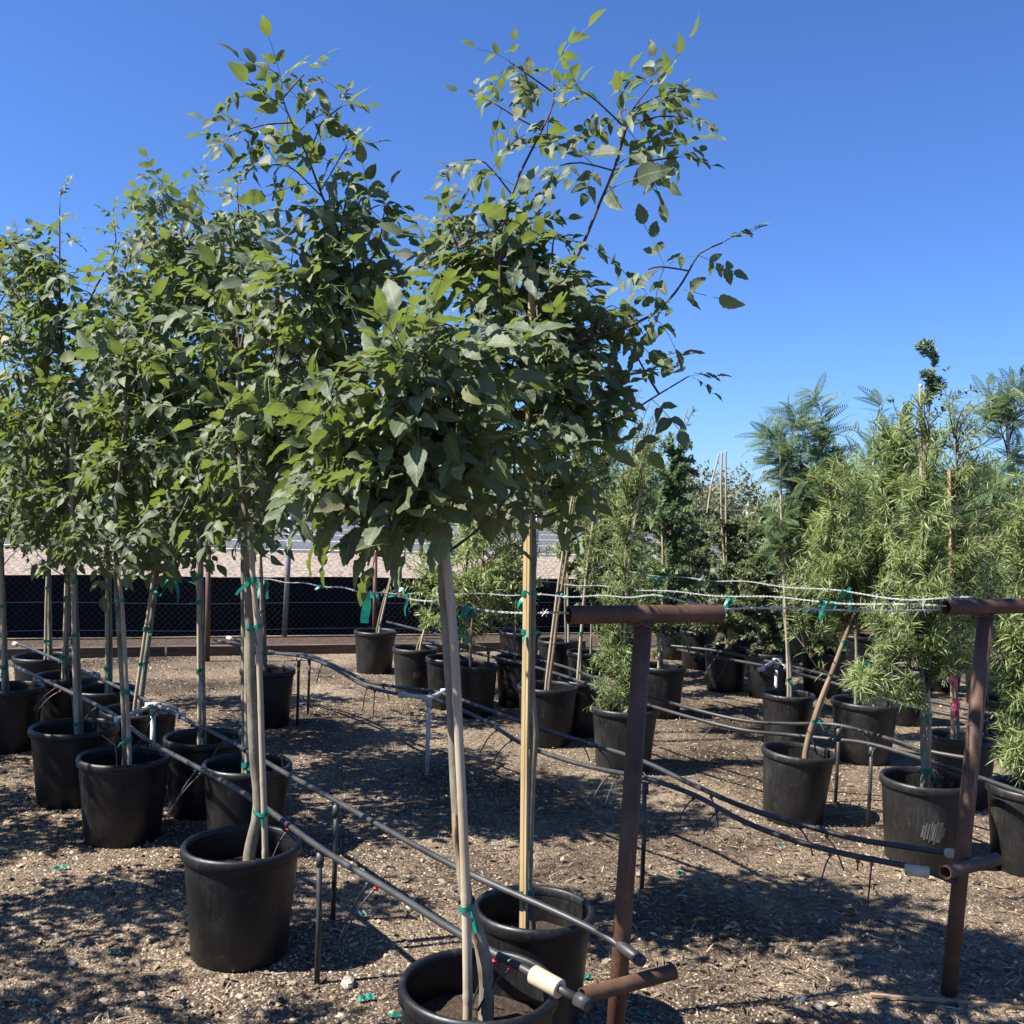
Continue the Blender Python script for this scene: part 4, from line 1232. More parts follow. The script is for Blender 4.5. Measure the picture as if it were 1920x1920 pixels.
for key, kind, t, label, size, per in FINE:
    per = int(per * {'fern': 1.2, 'willow': 1.55, 'needle': 1.3}.get(kind, 1.9))
    size *= {'willow': .82, 'needle': .95}.get(kind, 1.1)
    nm = {'grey': 'shrub', 'willow': 'willow_leaved_sapling', 'needle': 'willow_leaved_sapling', 'fern': 'feathery_sapling'}[kind]
    fine_tree(t, label, kind, 'fine leaved saplings in pots', nm, size, per)

# ------------------------------------------------------------------ trees beyond the fence
def far_tree(px, Yd, h, rx, label, seed, leafy=2600, size=.16):
    rs = np.random.default_rng(seed)
    x = (px - 960) / FPX * Yd
    z0 = float(gz(x, Yd))
    base = np.array((x, Yd, z0))
    root = empty('roadside_tree', tuple(base), label, 'tree', 'trees beyond the fence')
    mb = MB()
    tips = []
    for k_ in range(7):
        a = rs.uniform(0, 6.28)
        e = np.array((math.cos(a) * rx * rs.uniform(.3, .9), math.sin(a) * rx * rs.uniform(.3, .9), h * rs.uniform(.6, .97)))
        c = np.array((e[0] * .3, e[1] * .3, h * .45))
        P = bez(np.array((rs.uniform(-.1, .1), rs.uniform(-.1, .1), -.1)), c, e, 9)
        mb.tube(P, np.linspace(.03 + h * .012, .012, 9), 6)
        tips += [P[i_] for i_ in range(3, 9)]
    mb.build('trunk', M['twig'], root)
    tips = np.array(tips)
    nclump = 220
    cl = tips[rs.integers(0, len(tips), nclump)] + rs.normal(0, 1, (nclump, 3)) * (rx * .20, rx * .20, h * .08)
    cl[:, 2] = np.clip(cl[:, 2], h * .12, h * 1.0)
    idx = rs.integers(0, nclump, leafy)
    pos = cl[idx] + rs.normal(0, 1, (leafy, 3)) * rx * .075
    dr = rs.normal(0, 1, (leafy, 3)) + (0, 0, .5)
    nm = rs.normal(0, .6, (leafy, 3)) + (0, 0, 1)
    V_, F_ = stamp(TEMPL['far'], pos, frames(dr, nm), size * rs.uniform(.5, 1.2, leafy))
    c = link('crown', np_mesh('crown', V_, F_, M['far']), root)
    c['kind'] = 'stuff'


far_tree(1410, 21, 2.25, 1.5, 'hazy grey green tree just beyond the fence above the dark shrubs', 1, 12000, .10)
far_tree(1310, 26, 2.2, 1.6, 'low grey green tree beyond the fence behind the bamboo poles', 2, 10000, .11)
far_tree(1600, 50, 3.0, 3.5, 'broad tree across the road behind the willowy saplings', 3, 5800, .30)
far_tree(1850, 55, 3.2, 4, 'broad tree across the road behind the feathery tree', 4, 5800, .30)
far_tree(1060, 58, 2.6, 4, 'broad tree across the road behind the slanting stems', 5, 5800, .30)
far_tree(720, 56, 2.4, 4, 'broad low tree across the road behind the drooping ash leaves', 6, 5800, .30)
far_tree(430, 52, 2.4, 3.5, 'broad low tree across the road behind the kinked ash', 7, 5800, .30)
far_tree(120, 50, 2.6, 4, 'broad tree across the road at the pale end of the fence screen', 8, 5800, .30)

# ------------------------------------------------------------------ chain link fence
fl, fr = -9.5, 9.5                                # along the fence, from the foot of its line
fd = np.array((1, FS, 0)) / FN
fo = np.array((0, 13.4, 0))
fence = empty('chain_link_fence', tuple(fo), 'galvanised chain link fence with dark cloth along its lower half, in front of the road', 'fence')
FH = 1.76
for u in (-9.3, -6.1, -2.9, .3, 3.5, 6.7, 9.3):
    mb = MB()
    mb.tube([fd * u + (.0, 0, -.05), fd * u + (.045, 0, FH + .03)], .032, 12)
    mb.lathe([(.036, 0), (.036, .02), (.015, .05), (0, .055)], 12)
    mb.v[-1] += fd * u + (.045, 0, FH + .03)
    mb.build('post', M['galv'], fence)
nrm_f = np.array((-FS, 1, 0)) / FN
mb = MB()
mb.tube([fd * u + nrm_f * (-.041) + (0, 0, FH - .02 + .006 * math.sin(u * 1.7)) for u in np.linspace(fl, fr, 60)], .003, 5)
mb.build('top_wire', M['wire'], fence)
nrm_f = np.array((-FS, 1, 0)) / FN
for z in (.1, .42):
    mb = MB()
    mb.tube([fd * u + nrm_f * (-.043) + (0, 0, z + .01 * math.sin(u * 2)) for u in np.linspace(fl, fr, 60)], .0022, 4)
    mb.build('tension_wire', M['wire'], fence)
cell = .036
mbv, mbf, n0 = [], [], 0
rows = int((FH - .04) / (cell * 1.05))
zz = .04 + np.arange(rows + 1) * cell * 1.05
for q in range(int((fr - fl) / cell)):
    u = fl + q * cell
    zig = u + ((np.arange(rows + 1) + q) % 2) * cell
    P = fd[None] * zig[:, None] + nrm_f * (-.040) + np.stack([0 * zz, 0 * zz, zz], 1)
    r = .0016
    off = [fd * r, (nrm_f * r - fd * r * .5), (-nrm_f * r - fd * r * .5)]
    vv = np.stack([P + o_ for o_ in off], 1).reshape(-1, 3)
    i_ = np.arange(rows)[:, None] * 3
    k_ = np.arange(3)[None]
    ff = np.stack([i_ + k_, i_ + (k_ + 1) % 3, i_ + 3 + (k_ + 1) % 3, i_ + 3 + k_], -1).reshape(-1, 4) + n0
    mbv.append(vv); mbf.append(ff)
    n0 += len(vv)
cm = link('wire_mesh', np_mesh('wire_mesh', np.concatenate(mbv), np.concatenate(mbf), M['chain']), fence)
cm['kind'] = 'stuff'
us = np.linspace(fl, fr, 160)
vs, fs = [], []
for i_, u in enumerate(us):
    for j, z in enumerate((.015, .25, .5, .73)):
        vs.append(fd * u + nrm_f * (.045 + .012 * math.sin(u * 3.1 + j) + .005 * math.sin(u * 9)) + (0, 0, z + (.008 * math.sin(u * 2.2) if j == 3 else 0)))
for i_ in range(len(us) - 1):
    for j in range(3):
        a = i_ * 4 + j
        fs.append((a, a + 4, a + 5, a + 1))
mb = MB()
mb.add(vs, fs)
mb.build('windscreen', M['screen'], fence)

# timber edging along the planting strip
for n_, (u0, u1) in enumerate([(-7.2, -4.3), (-4.28, -1.9), (-1.88, .5)]):
    p0 = fd * u0 + fo - nrm_f * 1.35
    p1 = fd * u1 + fo - nrm_f * 1.35
    c = (p0 + p1) / 2
    mb = MB()
    mb.box((0, 0, 0), np.linalg.norm(p1 - p0), .09, .11, Matrix.Rotation(math.atan(FS) + [.012, -.01, .02][n_], 3, 'Z'))
    tag(mb.build('edging_timber', M['timber'], None, (c[0], c[1], .045), smooth=False),
        ['weathered edging timber lying behind the shaded pots', 'weathered edging timber lying behind the kinked ash', 'weathered edging timber lying beside the pot under the green ribbon'][n_], 'timber', 'edging timbers along the fence')

# ------------------------------------------------------------------ rusty T posts
def hollow_bar(mb, a, b_, r):
    a, b_ = np.array(tuple(a)), np.array(tuple(b_))
    mb.tube([a, b_], r, 28, cap=False)
    mb.tube([a, b_], r * .86, 28, cap=False)
    t = unit(b_ - a)
    ref = np.array((0, 0, 1.0)) if abs(t[2]) < .9 else np.array((1.0, 0, 0))
    e1 = unit(np.cross(t, ref)); e2 = np.cross(t, e1)
    ang = np.linspace(0, 2 * math.pi, 28, endpoint=False)
    ring = np.cos(ang)[:, None] * e1 + np.sin(ang)[:, None] * e2
    for c in (a, b_):
        v = np.concatenate([c + ring * r, c + ring * r * .86])
        mb.add(v, [(k_, (k_ + 1) % 28, 28 + (k_ + 1) % 28, 28 + k_) for k_ in range(28)])


PR = .0275


def t_post(foot, top, la, lb, ba, bb, label):
    base = np.array((foot[0], foot[1], foot[2] - .25))
    root = empty('steel_post', tuple(base), label, 'post', 'rusty steel T posts of the trellis wires')
    mb = MB()
    mb.tube([base, np.array(tuple(top))] - base, PR, 28)
    up = mb.build('upright', M['rust'], root)
    mb = MB()
    hollow_bar(mb, np.array(tuple(la)) - base, np.array(tuple(lb)) - base, PR * 1.0)
    mb.build('crossbar', M['rust'], root)
    wb = MB()
    tt = np.array(tuple(top)) - base
    wb.tube([tt + (PR * 1.02 * math.cos(q_), PR * 1.02 * math.sin(q_), -PR * (.55 + .42 * abs(math.cos(q_ + .3))) + .003 * math.sin(q_ * 9)) for q_ in np.linspace(0, 6.2832, 30)], [.0045 + .001 * math.sin(k_ * 2.3) for k_ in range(30)], 6)
    wb.build('weld', M['rust'], up)
    mb = MB()
    hollow_bar(mb, np.array(tuple(ba)) - base, np.array(tuple(bb)) - base, PR * .86)
    mb.build('lower_bar', M['rust'], root)
    return root


YL = 3.05
P1_top = D(1207, 1158, YL)
P1_low = D(1152, 1900, YL)
dirp = (P1_low - P1_top)
P1_foot = P1_top + dirp * (P1_top.z / -dirp.z)
LA, LB = D(1066, 1153, YL - .08), D(1352, 1150, YL + .08)
t_post((P1_foot.x, P1_foot.y, 0), P1_top, LA, LB, D(1092, 1868, YL - .12), D(1262, 1822, YL + .05), 'rusty steel T post standing beside the ash tied to yellow pine stakes')
foot2 = G(1773, 1865, 0)
YR = foot2.y
P2_top = D(1849, 1143, YR)
RA, RB = D(1774, 1139, YR - .07), D(2050, 1133, YR + .12)
t_post((foot2.x, foot2.y, 0), P2_top, RA, RB, D(1772, 1636, YR - .14), D(1868, 1611, YR + .05), 'rusty steel T post standing beside the pot with the scraped patch')
# distant posts at the other end of the rows
for px, py0, py1, Yd, lab in [(389, 1240, 1008, None, 'thin rusty post at the far end of the ash rows'), (702, 1200, 1040, None, 'dark rusty post behind the hanging green ribbon'),
                              (1131, 1215, 1020, None, 'dark rusty post behind the grey leaved shrub')]:
    ft = G(px, py0, 0)
    tp_ = D(px + 2, py1, ft.y)
    root = empty('steel_post', (ft.x, ft.y, -.1), lab, 'post', 'rusty steel T posts of the trellis wires')
    mb = MB()
    mb.tube([(0, 0, 0), (tp_.x - ft.x, 0, tp_.z + .1)], .026, 14)
    mb.build('upright', M['rust'], root)
    mb = MB()
    hollow_bar(mb, (tp_.x - ft.x - .2, -.03, tp_.z + .1), (tp_.x - ft.x + .2, .05, tp_.z + .1), .026)
    mb.build('crossbar', M['rust'], root)

# ------------------------------------------------------------------ trellis wires with ribbons
def barbed_wire(pts, label, ribbons=()):
    P = smooth_path(pts, .012)
    base = P[0].copy()
    root = empty('barbed_wire', tuple(base), label, 'wire', 'trellis wires')
    L = np.concatenate([[0], np.cumsum(np.linalg.norm(np.diff(P, axis=0), axis=1))])
    wob = np.stack([0 * L, .004 * np.sin(L * 7), .006 * np.sin(L * 5.1 + 1)], 1)
    P = P + wob
    mb = MB()
    for s in (0, math.pi):
        ph = L * 2 * math.pi / .075 + s
        Q = P + np.stack([0 * L, np.cos(ph) * .0026, np.sin(ph) * .0026], 1)
        mb.tube(Q - base, .0018, 4)
    mb.build('strand', M['wire'], root)
    mb = MB()
    for s in np.arange(.12, L[-1], .16):
        c = np.array([np.interp(s, L, P[:, k_]) for k_ in range(3)]) - base
        for _ in range(2):
            d_ = unit(rng.normal(0, 1, 3)) * .014
            mb.tube([c - d_, c + d_], .0012, 3, cap=False)
    mb.build('barbs', M['wire'], root)
    for px, n, ln, wd in ribbons:
        # nearest wire sample to the column px
        cols = np.array([(lambda q: CX + FPX * q.x / -q.z)(RC.transposed() @ (Vector(p) - CAMP)) for p in P[::6]])
        c = P[::6][np.argmin(abs(cols - px))] - base
        mb = MB()
        for k_ in range(n):
            ribbon_strip(mb, Vector(c) + Vector((rng.normal(0, .01), -.004, 0)), Vector((rng.uniform(-1, 1), rng.uniform(-.5, .5), rng.uniform(-2.2, .4))), ln * rng.uniform(.6, 1.2), wd)
        mb.tube([c + (-.012, 0, 0), c + (.012, 0, 0)], .008, 8)
        mb.build('ribbon', M['tie'], root)


EYE = Vector((0, 0, 0))
barbed_wire([LA + EYE, D(1000, 1150, 3.35), D(880, 1138, 3.9), D(760, 1120, 5.0), D(600, 1098, 7.2), D(470, 1084, 9.5), D(389, 1078, 11.0), D(300, 1076, 11.6)],
            'twisted barbed wire running from the open pipe end past the hanging ribbons', [(876, 2, .14, .035), (325, 5, .22, .05), (465, 4, .1, .05), (492, 3, .14, .05), (610, 1, .06, .03)])
barbed_wire([LB, D(1250, 1120, 4.2), D(1100, 1118, 6.0), D(900, 1114, 8.0), D(700, 1112, 10.4)],
            'barbed wire from the capless bar end toward the dark post by the ribbon', [(702, 3, .12, .05), (766, 5, .2, .06), (985, 3, .16, .05)])
barbed_wire([RA, D(1640, 1133, 4.0), D(1500, 1124, 4.6), D(1300, 1113, 5.8), D(1100, 1098, 7.6), D(1000, 1090, 9.0)],
            'barbed wire tied into the open end of the post by the scraped pot', [(1545, 4, .07, .018), (1558, 3, .05, .018), (1360, 2, .08, .018)])
barbed_wire([RA + Vector((.12, .06, .03)), D(1700, 1122, 4.3), D(1560, 1108, 5.0), D(1400, 1092, 6.2), D(1270, 1083, 7.6), D(1160, 1070, 9.0), D(1130, 1060, 10.2)],
            'upper barbed wire passing in front of the dark shrubs', [(1592, 4, .06, .022), (1320, 2, .06, .025), (1230, 3, .07, .03)])
barbed_wire([D(1355, 1146, 3.2), D(1440, 1143, 3.35), D(1600, 1142, 3.5), D(1774, 1142, YR - .02)],
            'slack wire between the two rusty T posts', [])
# the flat ribbon hanging over the far pot and another by the shrub
for px, py0, py1, ref, lab in [(685, 1112, 1168, 'N', 'long flat green ribbon hanging over the dusty pot by the fence'), (1136, 1070, 1090, 'II', 'short green ribbon hanging in front of the gravel verge')]:
    yy = pots[ref]['p'].y - .12
    a, b_ = D(px, py0, yy), D(px + 1, py1, yy)
    mb = MB()
    n = 8
    vs = []
    for k_ in range(n + 1):
        t = k_ / n
        w_ = .045 * (1 - .25 * abs(t - .5))
        p = np.array(tuple(a)) * (1 - t) + np.array(tuple(b_)) * t - np.array(tuple(a))
        p = p + np.array((.012 * math.sin(t * 5), .015 * math.sin(t * 4), 0))
        vs += [p + (-w_, .01 * math.sin(t * 6), 0), p + (w_, -.01 * math.sin(t * 6), 0)]
    mb.add(vs, [(2 * k_, 2 * k_ + 1, 2 * k_ + 3, 2 * k_ + 2) for k_ in range(n)])
    tag(mb.build('ribbon', M['tie'], None, tuple(a)), lab, 'ribbon')

# ------------------------------------------------------------------ irrigation pipes
def poly_pipe(pts, label, r=.0115, emit=(), cap0=None, cap1=None):
    P = smooth_path(pts, .05)
    base = P[0].copy()
    root = empty('irrigation_pipe', tuple(base), label, 'pipe', 'black irrigation pipes')
    mb = MB()
    mb.tube(P - base, r, 10)
    mb.build('pipe', M['pipe'], root)
    L = np.concatenate([[0], np.cumsum(np.linalg.norm(np.diff(P, axis=0), axis=1))])
    cols = np.array([(lambda q: CX + FPX * q.x / -q.z)(RC.transposed() @ (Vector(p) - CAMP)) for p in P])
    for e in emit:
        px, dx, dyy, dz = e[:4]
        red = len(e) > 4 and e[4]
        i_ = int(np.argmin(abs(cols - px)))
        c = P[i_] - base
        mb = MB()
        mb.tube([c + (0, 0, -r * .3), c + (0, -.004, -r - .012)], .006, 8)
        mb.tube([c + (0, -.004, -r - .004), c + (0, -.004, -r - .009)], .009, 8)
        em = mb.build('emitter', M['red' if red else 'pipe'], root)
        mb = MB()
        s = c + (0, -.004, -r - .010)
        en = s + np.array((dx, dyy, dz))
        mid = (s + en) / 2 + np.array((0, 0, .04))
        mb.tube(bez(s, mid, en, 8), .0034, 6)
        mb.build('drip_tube', M['pipe'], em)
    for cp, k_, sg in ((cap0, 0, 1), (cap1, -1, -1)):
        if cp:
            t = unit(P[1] - P[0]) if k_ == 0 else unit(P[-1] - P[-2])
            c = P[k_] - base
            mb = MB()
            t = t * sg
            ln = cp[1]
            mb.tube([c - t * .012, c - t * .006, c + t * (ln - .006), c + t * ln], [r * 1.3, r * 1.55, r * 1.55, r * 1.3], 14)
            mb.build('end_sleeve', M[cp[0]], root)
    return root


H = .485
# the ash rows
p1 = [G(1078, 1870, .452), G(1010, 1832, .462), G(868, 1755, .478), G(735, 1672, .48), G(597, 1588, H), G(450, 1483, .49), G(280, 1390, H), G(200, 1332, H), G(82, 1275, .475), G(15, 1243, .47)]
poly_pipe(p1, 'black pipe ending in a cream sleeve, running along the kinked ash', .0118,
          [(968, -.085, -.03, -.10, 1), (938, -.06, .0, -.13, 1), (710, -.10, -.02, -.16, 1), (685, -.09, .05, -.2, 0), (540, -.06, -.03, -.14, 1), (370, -.1, -.05, -.2, 0), (380, -.14, -.06, -.2, 0), (265, -.05, -.03, -.09, 0), (180, -.07, -.03, -.1, 0), (115, -.12, -.05, -.12, 1), (105, -.13, 0, -.14, 0)], cap0=('pipe', -.04))
sl = D(1016, 1837, 2.89) - D(1062, 1862, 2.86)
poly_pipe([G(1200, 1800, .40), G(1145, 1762, .42), G(1060, 1718, .45), G(880, 1638, .475), G(760, 1575, .48), G(627, 1500, H), G(530, 1447, .48), G(440, 1395, H), G(350, 1350, H), G(210, 1283, .48), G(60, 1217, .47), G(27, 1207, .47)],
          'black pipe running from the rusty T post behind the kinked ash to a capped end', .0115,
          [(560, .1, .05, -.06), (360, .06, -.02, -.05), (300, -.05, -.03, -.1), (420, -.06, -.05, -.12)], cap0=('pipe', .09), cap1=('white_pvc', .05))
# the empty middle rows
poly_pipe([D(1790, 1601, YR + .14), G(1700, 1588, .44), G(1600, 1572, .43), G(1500, 1545, .43), G(1400, 1515, .45), G(1300, 1472, .46), G(1200, 1425, .47), G(1100, 1393, .46), G(1000, 1362, .46), G(900, 1325, .47), G(820, 1298, H), G(760, 1290, .47), G(690, 1278, .46), G(640, 1254, .48), G(580, 1229, H), G(520, 1224, .44), G(470, 1210, .46), G(428, 1196, .48)],
          'black pipe with a cream cap sagging before the pots of the willowy trees', .0115,
          [(1505, .05, -.03, -.1), (1540, .06, -.05, -.12), (1330, .03, -.04, -.12), (1085, .05, -.02, -.08), (1120, .07, -.03, -.1), (985, .04, -.03, -.1), (720, .05, -.04, -.08)], cap0=('sleeve', .035), cap1=('white_pvc', .06))
poly_pipe([D(1786, 1652, YR - .03), G(1735, 1632, .42), G(1660, 1616, .41), G(1580, 1600, .41), G(1480, 1573, .42), G(1390, 1538, .43), G(1300, 1490, .46), G(1206, 1458, .49), G(1130, 1443, .46), G(1060, 1425, .45), G(980, 1395, .45), G(900, 1347, .47), G(800, 1306, H), G(740, 1300, .46), G(680, 1284, .45), G(620, 1250, .48), G(570, 1232, .48), G(500, 1222, .44), G(400, 1200, .46)],
          'black pipe with red drippers and pale sleeve tied to the rusty post', .0115,
          [(1568, -.05, -.03, -.14, 1), (1634, -.02, -.03, -.15, 1), (1600, .0, -.0, -.03, 1), (1300, -.07, -.03, -.1), (1350, -.06, -.03, -.09), (1145, -.08, -.04, -.1), (1160, -.06, -.05, -.12), (960, -.09, -.05, -.1), (930, -.08, -.05, -.1), (700, .0, -.02, -.15), (690, -.02, -.02, -.14), (605, -.03, -.02, -.13)])
# the willow rows
poly_pipe([G(1830, 1424, .45), G(1740, 1408, .45), G(1660, 1383, .46), G(1567, 1359, .46), G(1480, 1357, .44), G(1400, 1352, .43), G(1320, 1335, .44), G(1225, 1308, .45), G(1140, 1280, .46), G(1040, 1245, .47), G(910, 1214, .48), G(830, 1192, .48), G(725, 1166, .48)],
          'black pipe passing over the slanting pot to the pots by the fence', .0115,
          [(1345, .04, -.03, -.07), (1370, .05, -.04, -.08), (1180, .03, -.03, -.08), (1620, .03, -.03, -.08)])
poly_pipe([G(1935, 1492, .46), G(1830, 1456, .46), G(1720, 1420, .455), G(1627, 1394, .46), G(1560, 1386, .44), G(1480, 1378, .43), G(1400, 1370, .43), G(1320, 1352, .44), G(1225, 1325, .45), G(1130, 1292, .46), G(1000, 1250, .47), G(880, 1222, .47), G(780, 1196, .47)],
          'black pipe crossing the rim of the slanting pot with tubes dropping to bare ground', .0115,
          [(1345, -.12, -.05, -.14), (1375, -.10, -.05, -.15), (1530, .02, -.02, -.06, 1), (1760, -.05, -.04, -.06, 1), (1780, -.06, -.04, -.06), (1640, -.03, -.03, -.05)])
# the rows behind
poly_pipe([G(1960, 1382, .48), G(1840, 1352, .48), G(1700, 1322, .48), G(1560, 1280, .48), G(1440, 1250, .48), G(1340, 1232, .47), G(1270, 1218, .47)],
          'black pipe running behind the yellow staked sapling', .0125, [(1850, .05, -.03, -.1)])
poly_pipe([G(1960, 1360, .48), G(1840, 1334, .48), G(1700, 1305, .48), G(1560, 1268, .48), G(1440, 1240, .48), G(1340, 1220, .48), G(1250, 1210, .47)],
          'black pipe running through the dark shrubs nearer the fence', .0125, [(1345, -.14, -.08, -.2), (1372, -.14, -.08, -.22)])

# cream sleeve and black clamp on the near pipe end
s0, s1 = G(1050, 1855, .455), G(1000, 1827, .462)
c = (s0 + s1) / 2
slv = MB()
dv = np.array(tuple(s0 - s1))
slv.tube([-dv / 2, -dv / 2 * .96, dv / 2 * .96, dv / 2], [.024, .0255, .0255, .024], 18)
root = tag(slv.build('pipe_sleeve', M['sleeve'], None, tuple(c)), 'cream plastic sleeve on the pipe end above the pot with the bamboo cane', 'sleeve')
s0, s1 = D(1742, 1636, YR - .10), D(1697, 1630, YR - .08)
c = (s0 + s1) / 2
dv = np.array(tuple(s0 - s1))
slv = MB()
slv.tube([-dv / 2, -dv / 2 * .96, dv / 2 * .96, dv / 2], [.018, .020, .020, .018], 18)
tag(slv.build('pipe_sleeve', M['sleeve'], None, tuple(c)), 'grey cream sleeve on the pipe beside the lower bar of the post', 'sleeve')

# stakes under the pipes
def pipe_stake(px, py_top, py_base, label, r=.0105):
    b_ = G(px, py_base, 0)
    t = D(px + 1, py_top, b_.y)
    zt = min(max(t.z, .3), .5) - .012
    root = empty('pipe_stake', (b_.x, b_.y, 0), label, 'stake', 'black stakes holding the pipes')
    mb = MB()
    mb.tube([(0, 0, -.06), (.002, 0, zt * .5), (random.uniform(-.008, .008), 0, zt)], r, 10)
    mb.build('leg', M['pipe'], root)
    mb = MB()
    mb.tube([(0, 0, zt - .05), (0, 0, zt - .002)], r * 1.35, 10)
    a = np.linspace(-.3, math.pi + .3, 10)
    mb.tube([(.019 * math.cos(q), 0, zt + .012 + .019 * math.sin(q) - .002) for q in a + math.pi], .004, 6)
    mb.build('saddle', M['pipe'], root)


for a in [(594, 1592, 1838, 'black stake in front of the kinked ash pot, rusty near its top'), (624, 1503, 1722, 'black stake under the pipe behind the kinked ash pot'),
          (557, 1235, 1358, 'black stake next to the single ash pot, the nearer of the pair'), (577, 1228, 1338, 'black stake next to the single ash pot, the farther of the pair'),
          (1203, 1462, 1664, 'tall black stake right beside the rusty T post by the pine staked ash'), (912, 1218, 1325, 'thin black stake in front of the pot with the sunlit edge'),
          (1566, 1362, 1506, 'black stake behind the slanting pot under the upper pipe'), (1627, 1396, 1550, 'black stake between the slanting pot and the scraped pot'),
          (1848, 1325, 1420, 'black stake in the shade behind the rusty post with the pink tape')]:
    pipe_stake(*a)


# white pvc tees
def pvc_tee(px, py_base, px0, py0, px1, py1, label, valve=False, z=None):
    b_ = G(px, py_base, 0)
    root = empty('pipe_tee', (b_.x, b_.y, 0), label, 'pipe fitting', 'white pipe tees')
    base = np.array((b_.x, b_.y, 0))
    zt = .485 if z is None else z
    mb = MB()
    mb.tube([(0, 0, -.06), (0, 0, zt)], .014, 14)
    mb.build('riser', M['white_pvc'], root)
    a = np.array(tuple(G(px0, py0, zt))) - base
    e = np.array(tuple(G(px1, py1, zt))) - base
    a[2] = e[2] = zt
    mid = np.array((0, 0, zt))
    mb = MB()
    mb.tube([a, mid, e], .014, 14)
    cb = mb.build('crossbar', M['white_pvc'], root)
    mb = MB()
    u = unit(e - a)
    mb.tube([mid - u * .045, mid + u * .045], .0195, 14)
    mb.tube([mid + (0, 0, -.055), mid], .0195, 14)
    mb.build('tee', M['white_pvc'], root)
    for q, s in ((a, 1), (e, -1)):
        mb = MB()
        mb.tube([q - u * s * .012, q + u * s * .035], .0185, 14)
        mb.build('elbow', M['white_pvc'], cb)
    if valve:
        for z0_, z1_ in ((.16, .20), (.08, .10)):
            mb = MB()
            mb.tube([(0, 0, z0_), (0, 0, z1_)], .019, 14)
            mb.build('coupling', M['white_pvc'], root)
        mb = MB()
        mb.box((.03, -.01, .20), .012, .01, .05)
        mb.build('valve_handle', M['pink'], root, smooth=False)


pvc_tee(284, 1478, 219, 1349, 344, 1342, 'white pipe tee between the ash pots, joining the two near pipes')
pvc_tee(800, 1452, 752, 1303, 836, 1296, 'white pipe tee with a valve standing in the empty row')
pvc_tee(1452, 1345, 1425, 1255, 1478, 1253, 'white pipe tee behind the bare stemmed sapling')

# ------------------------------------------------------------------ small things
def strip_on_ground(p, ang, L, W, label, mat, name, cat, group=None, curl=.4):
    z = float(gz(p.x, p.y)) + .006
    mb = MB()
    n = 9
    vs = []
    for k_ in range(n + 1):
        t = k_ / n - .5
        x, y = t * L, math.sin(t * 5 + ang * 3) * L * .12
        h_ = abs(math.sin(t * 7 + ang)) * W * curl + .002
        c_, s_ = math.cos(ang), math.sin(ang)
        nx_, ny_ = -s_, c_
        vs += [(x * c_ - y * s_ - nx_ * W / 2, x * s_ + y * c_ - ny_ * W / 2, h_), (x * c_ - y * s_ + nx_ * W / 2, x * s_ + y * c_ + ny_ * W / 2, h_ * 1.7 + .004)]
    mb.add(vs, [(2 * k_, 2 * k_ + 1, 2 * k_ + 3, 2 * k_ + 2) for k_ in range(n)])
    return tag(mb.build(name, M[mat], None, (p.x, p.y, z)), label, cat, group)


for px, py, ang, L, W, lab in [(113, 1633, .5, .10, .022, 'scrap of green tape on the gravel near the pot with the sunlit streak'), (213, 1789, .0, .055, .018, 'small green tape scrap on the open sunlit gravel'),
                               (4, 1603, .1, .06, .02, 'green tape scrap beside the neighbouring block'), (676, 1715, .9, .06, .04, 'crumpled green tape on the ground under the red dripper'),
                               (686, 1871, .2, .08, .03, 'green tape scrap nearest the stake in front of the kinked ash'), (745, 1905, -.1, .09, .022, 'green tape scrap touching the foot of the pot with the bamboo cane'),
                               (1275, 1645, .7, .07, .03, 'green tape knot lying below the sagging pipe'), (1466, 1590, .3, .04, .018, 'tiny green scrap between the two sagging pipes'),
                               (1098, 1832, -.4, .05, .025, 'green tape scrap behind the lower bar of the T post'), (1205, 1905, -.5, .06, .02, 'green scrap in the shade in front of the T post'),
                               (1368, 1350, .2, .08, .03, 'green scrap on the bare ground before the dusty grey pot'), (1900, 1780, .3, .05, .02, 'green scrap on the ground past the post by the scraped pot')]:
    strip_on_ground(G(px, py, 0), ang, L * .72, W * .6, lab, 'tie', 'tape_scrap', 'tape', 'scraps of green tape on the ground')


def rock(px, py, s, label, mat='stone', seed=0):
    rs = np.random.default_rng(seed + 50)
    p = G(px, py, 0)
    bm_v = []
    n, m_ = 9, 6
    vs, fs = [], []
    sc = rs.uniform(.7, 1.2, 3) * (1, 1, .65)
    for i_ in range(m_ + 1):
        th = math.pi * i_ / m_
        for k_ in range(n):
            ph = 2 * math.pi * k_ / n
            v = np.array((math.sin(th) * math.cos(ph), math.sin(th) * math.sin(ph), math.cos(th)))
            r = 1 + .22 * math.sin(3.1 * v[0] + seed) * math.cos(2.7 * v[1] + seed * 2) + .12 * math.sin(6 * v[2] + 5 * v[0])
            vs.append(v * r * sc * s)
    for i_ in range(m_):
        for k_ in range(n):
            k2 = (k_ + 1) % n
            fs.append((i_ * n + k_, (i_ + 1) * n + k_, (i_ + 1) * n + k2, i_ * n + k2))
    mb = MB()
    mb.add(vs, fs)
    tag(mb.build('rock', M[mat], None, (p.x, p.y, float(gz(p.x, p.y)) + s * .3), smooth=False), label, 'rock', 'loose rocks on the ground')


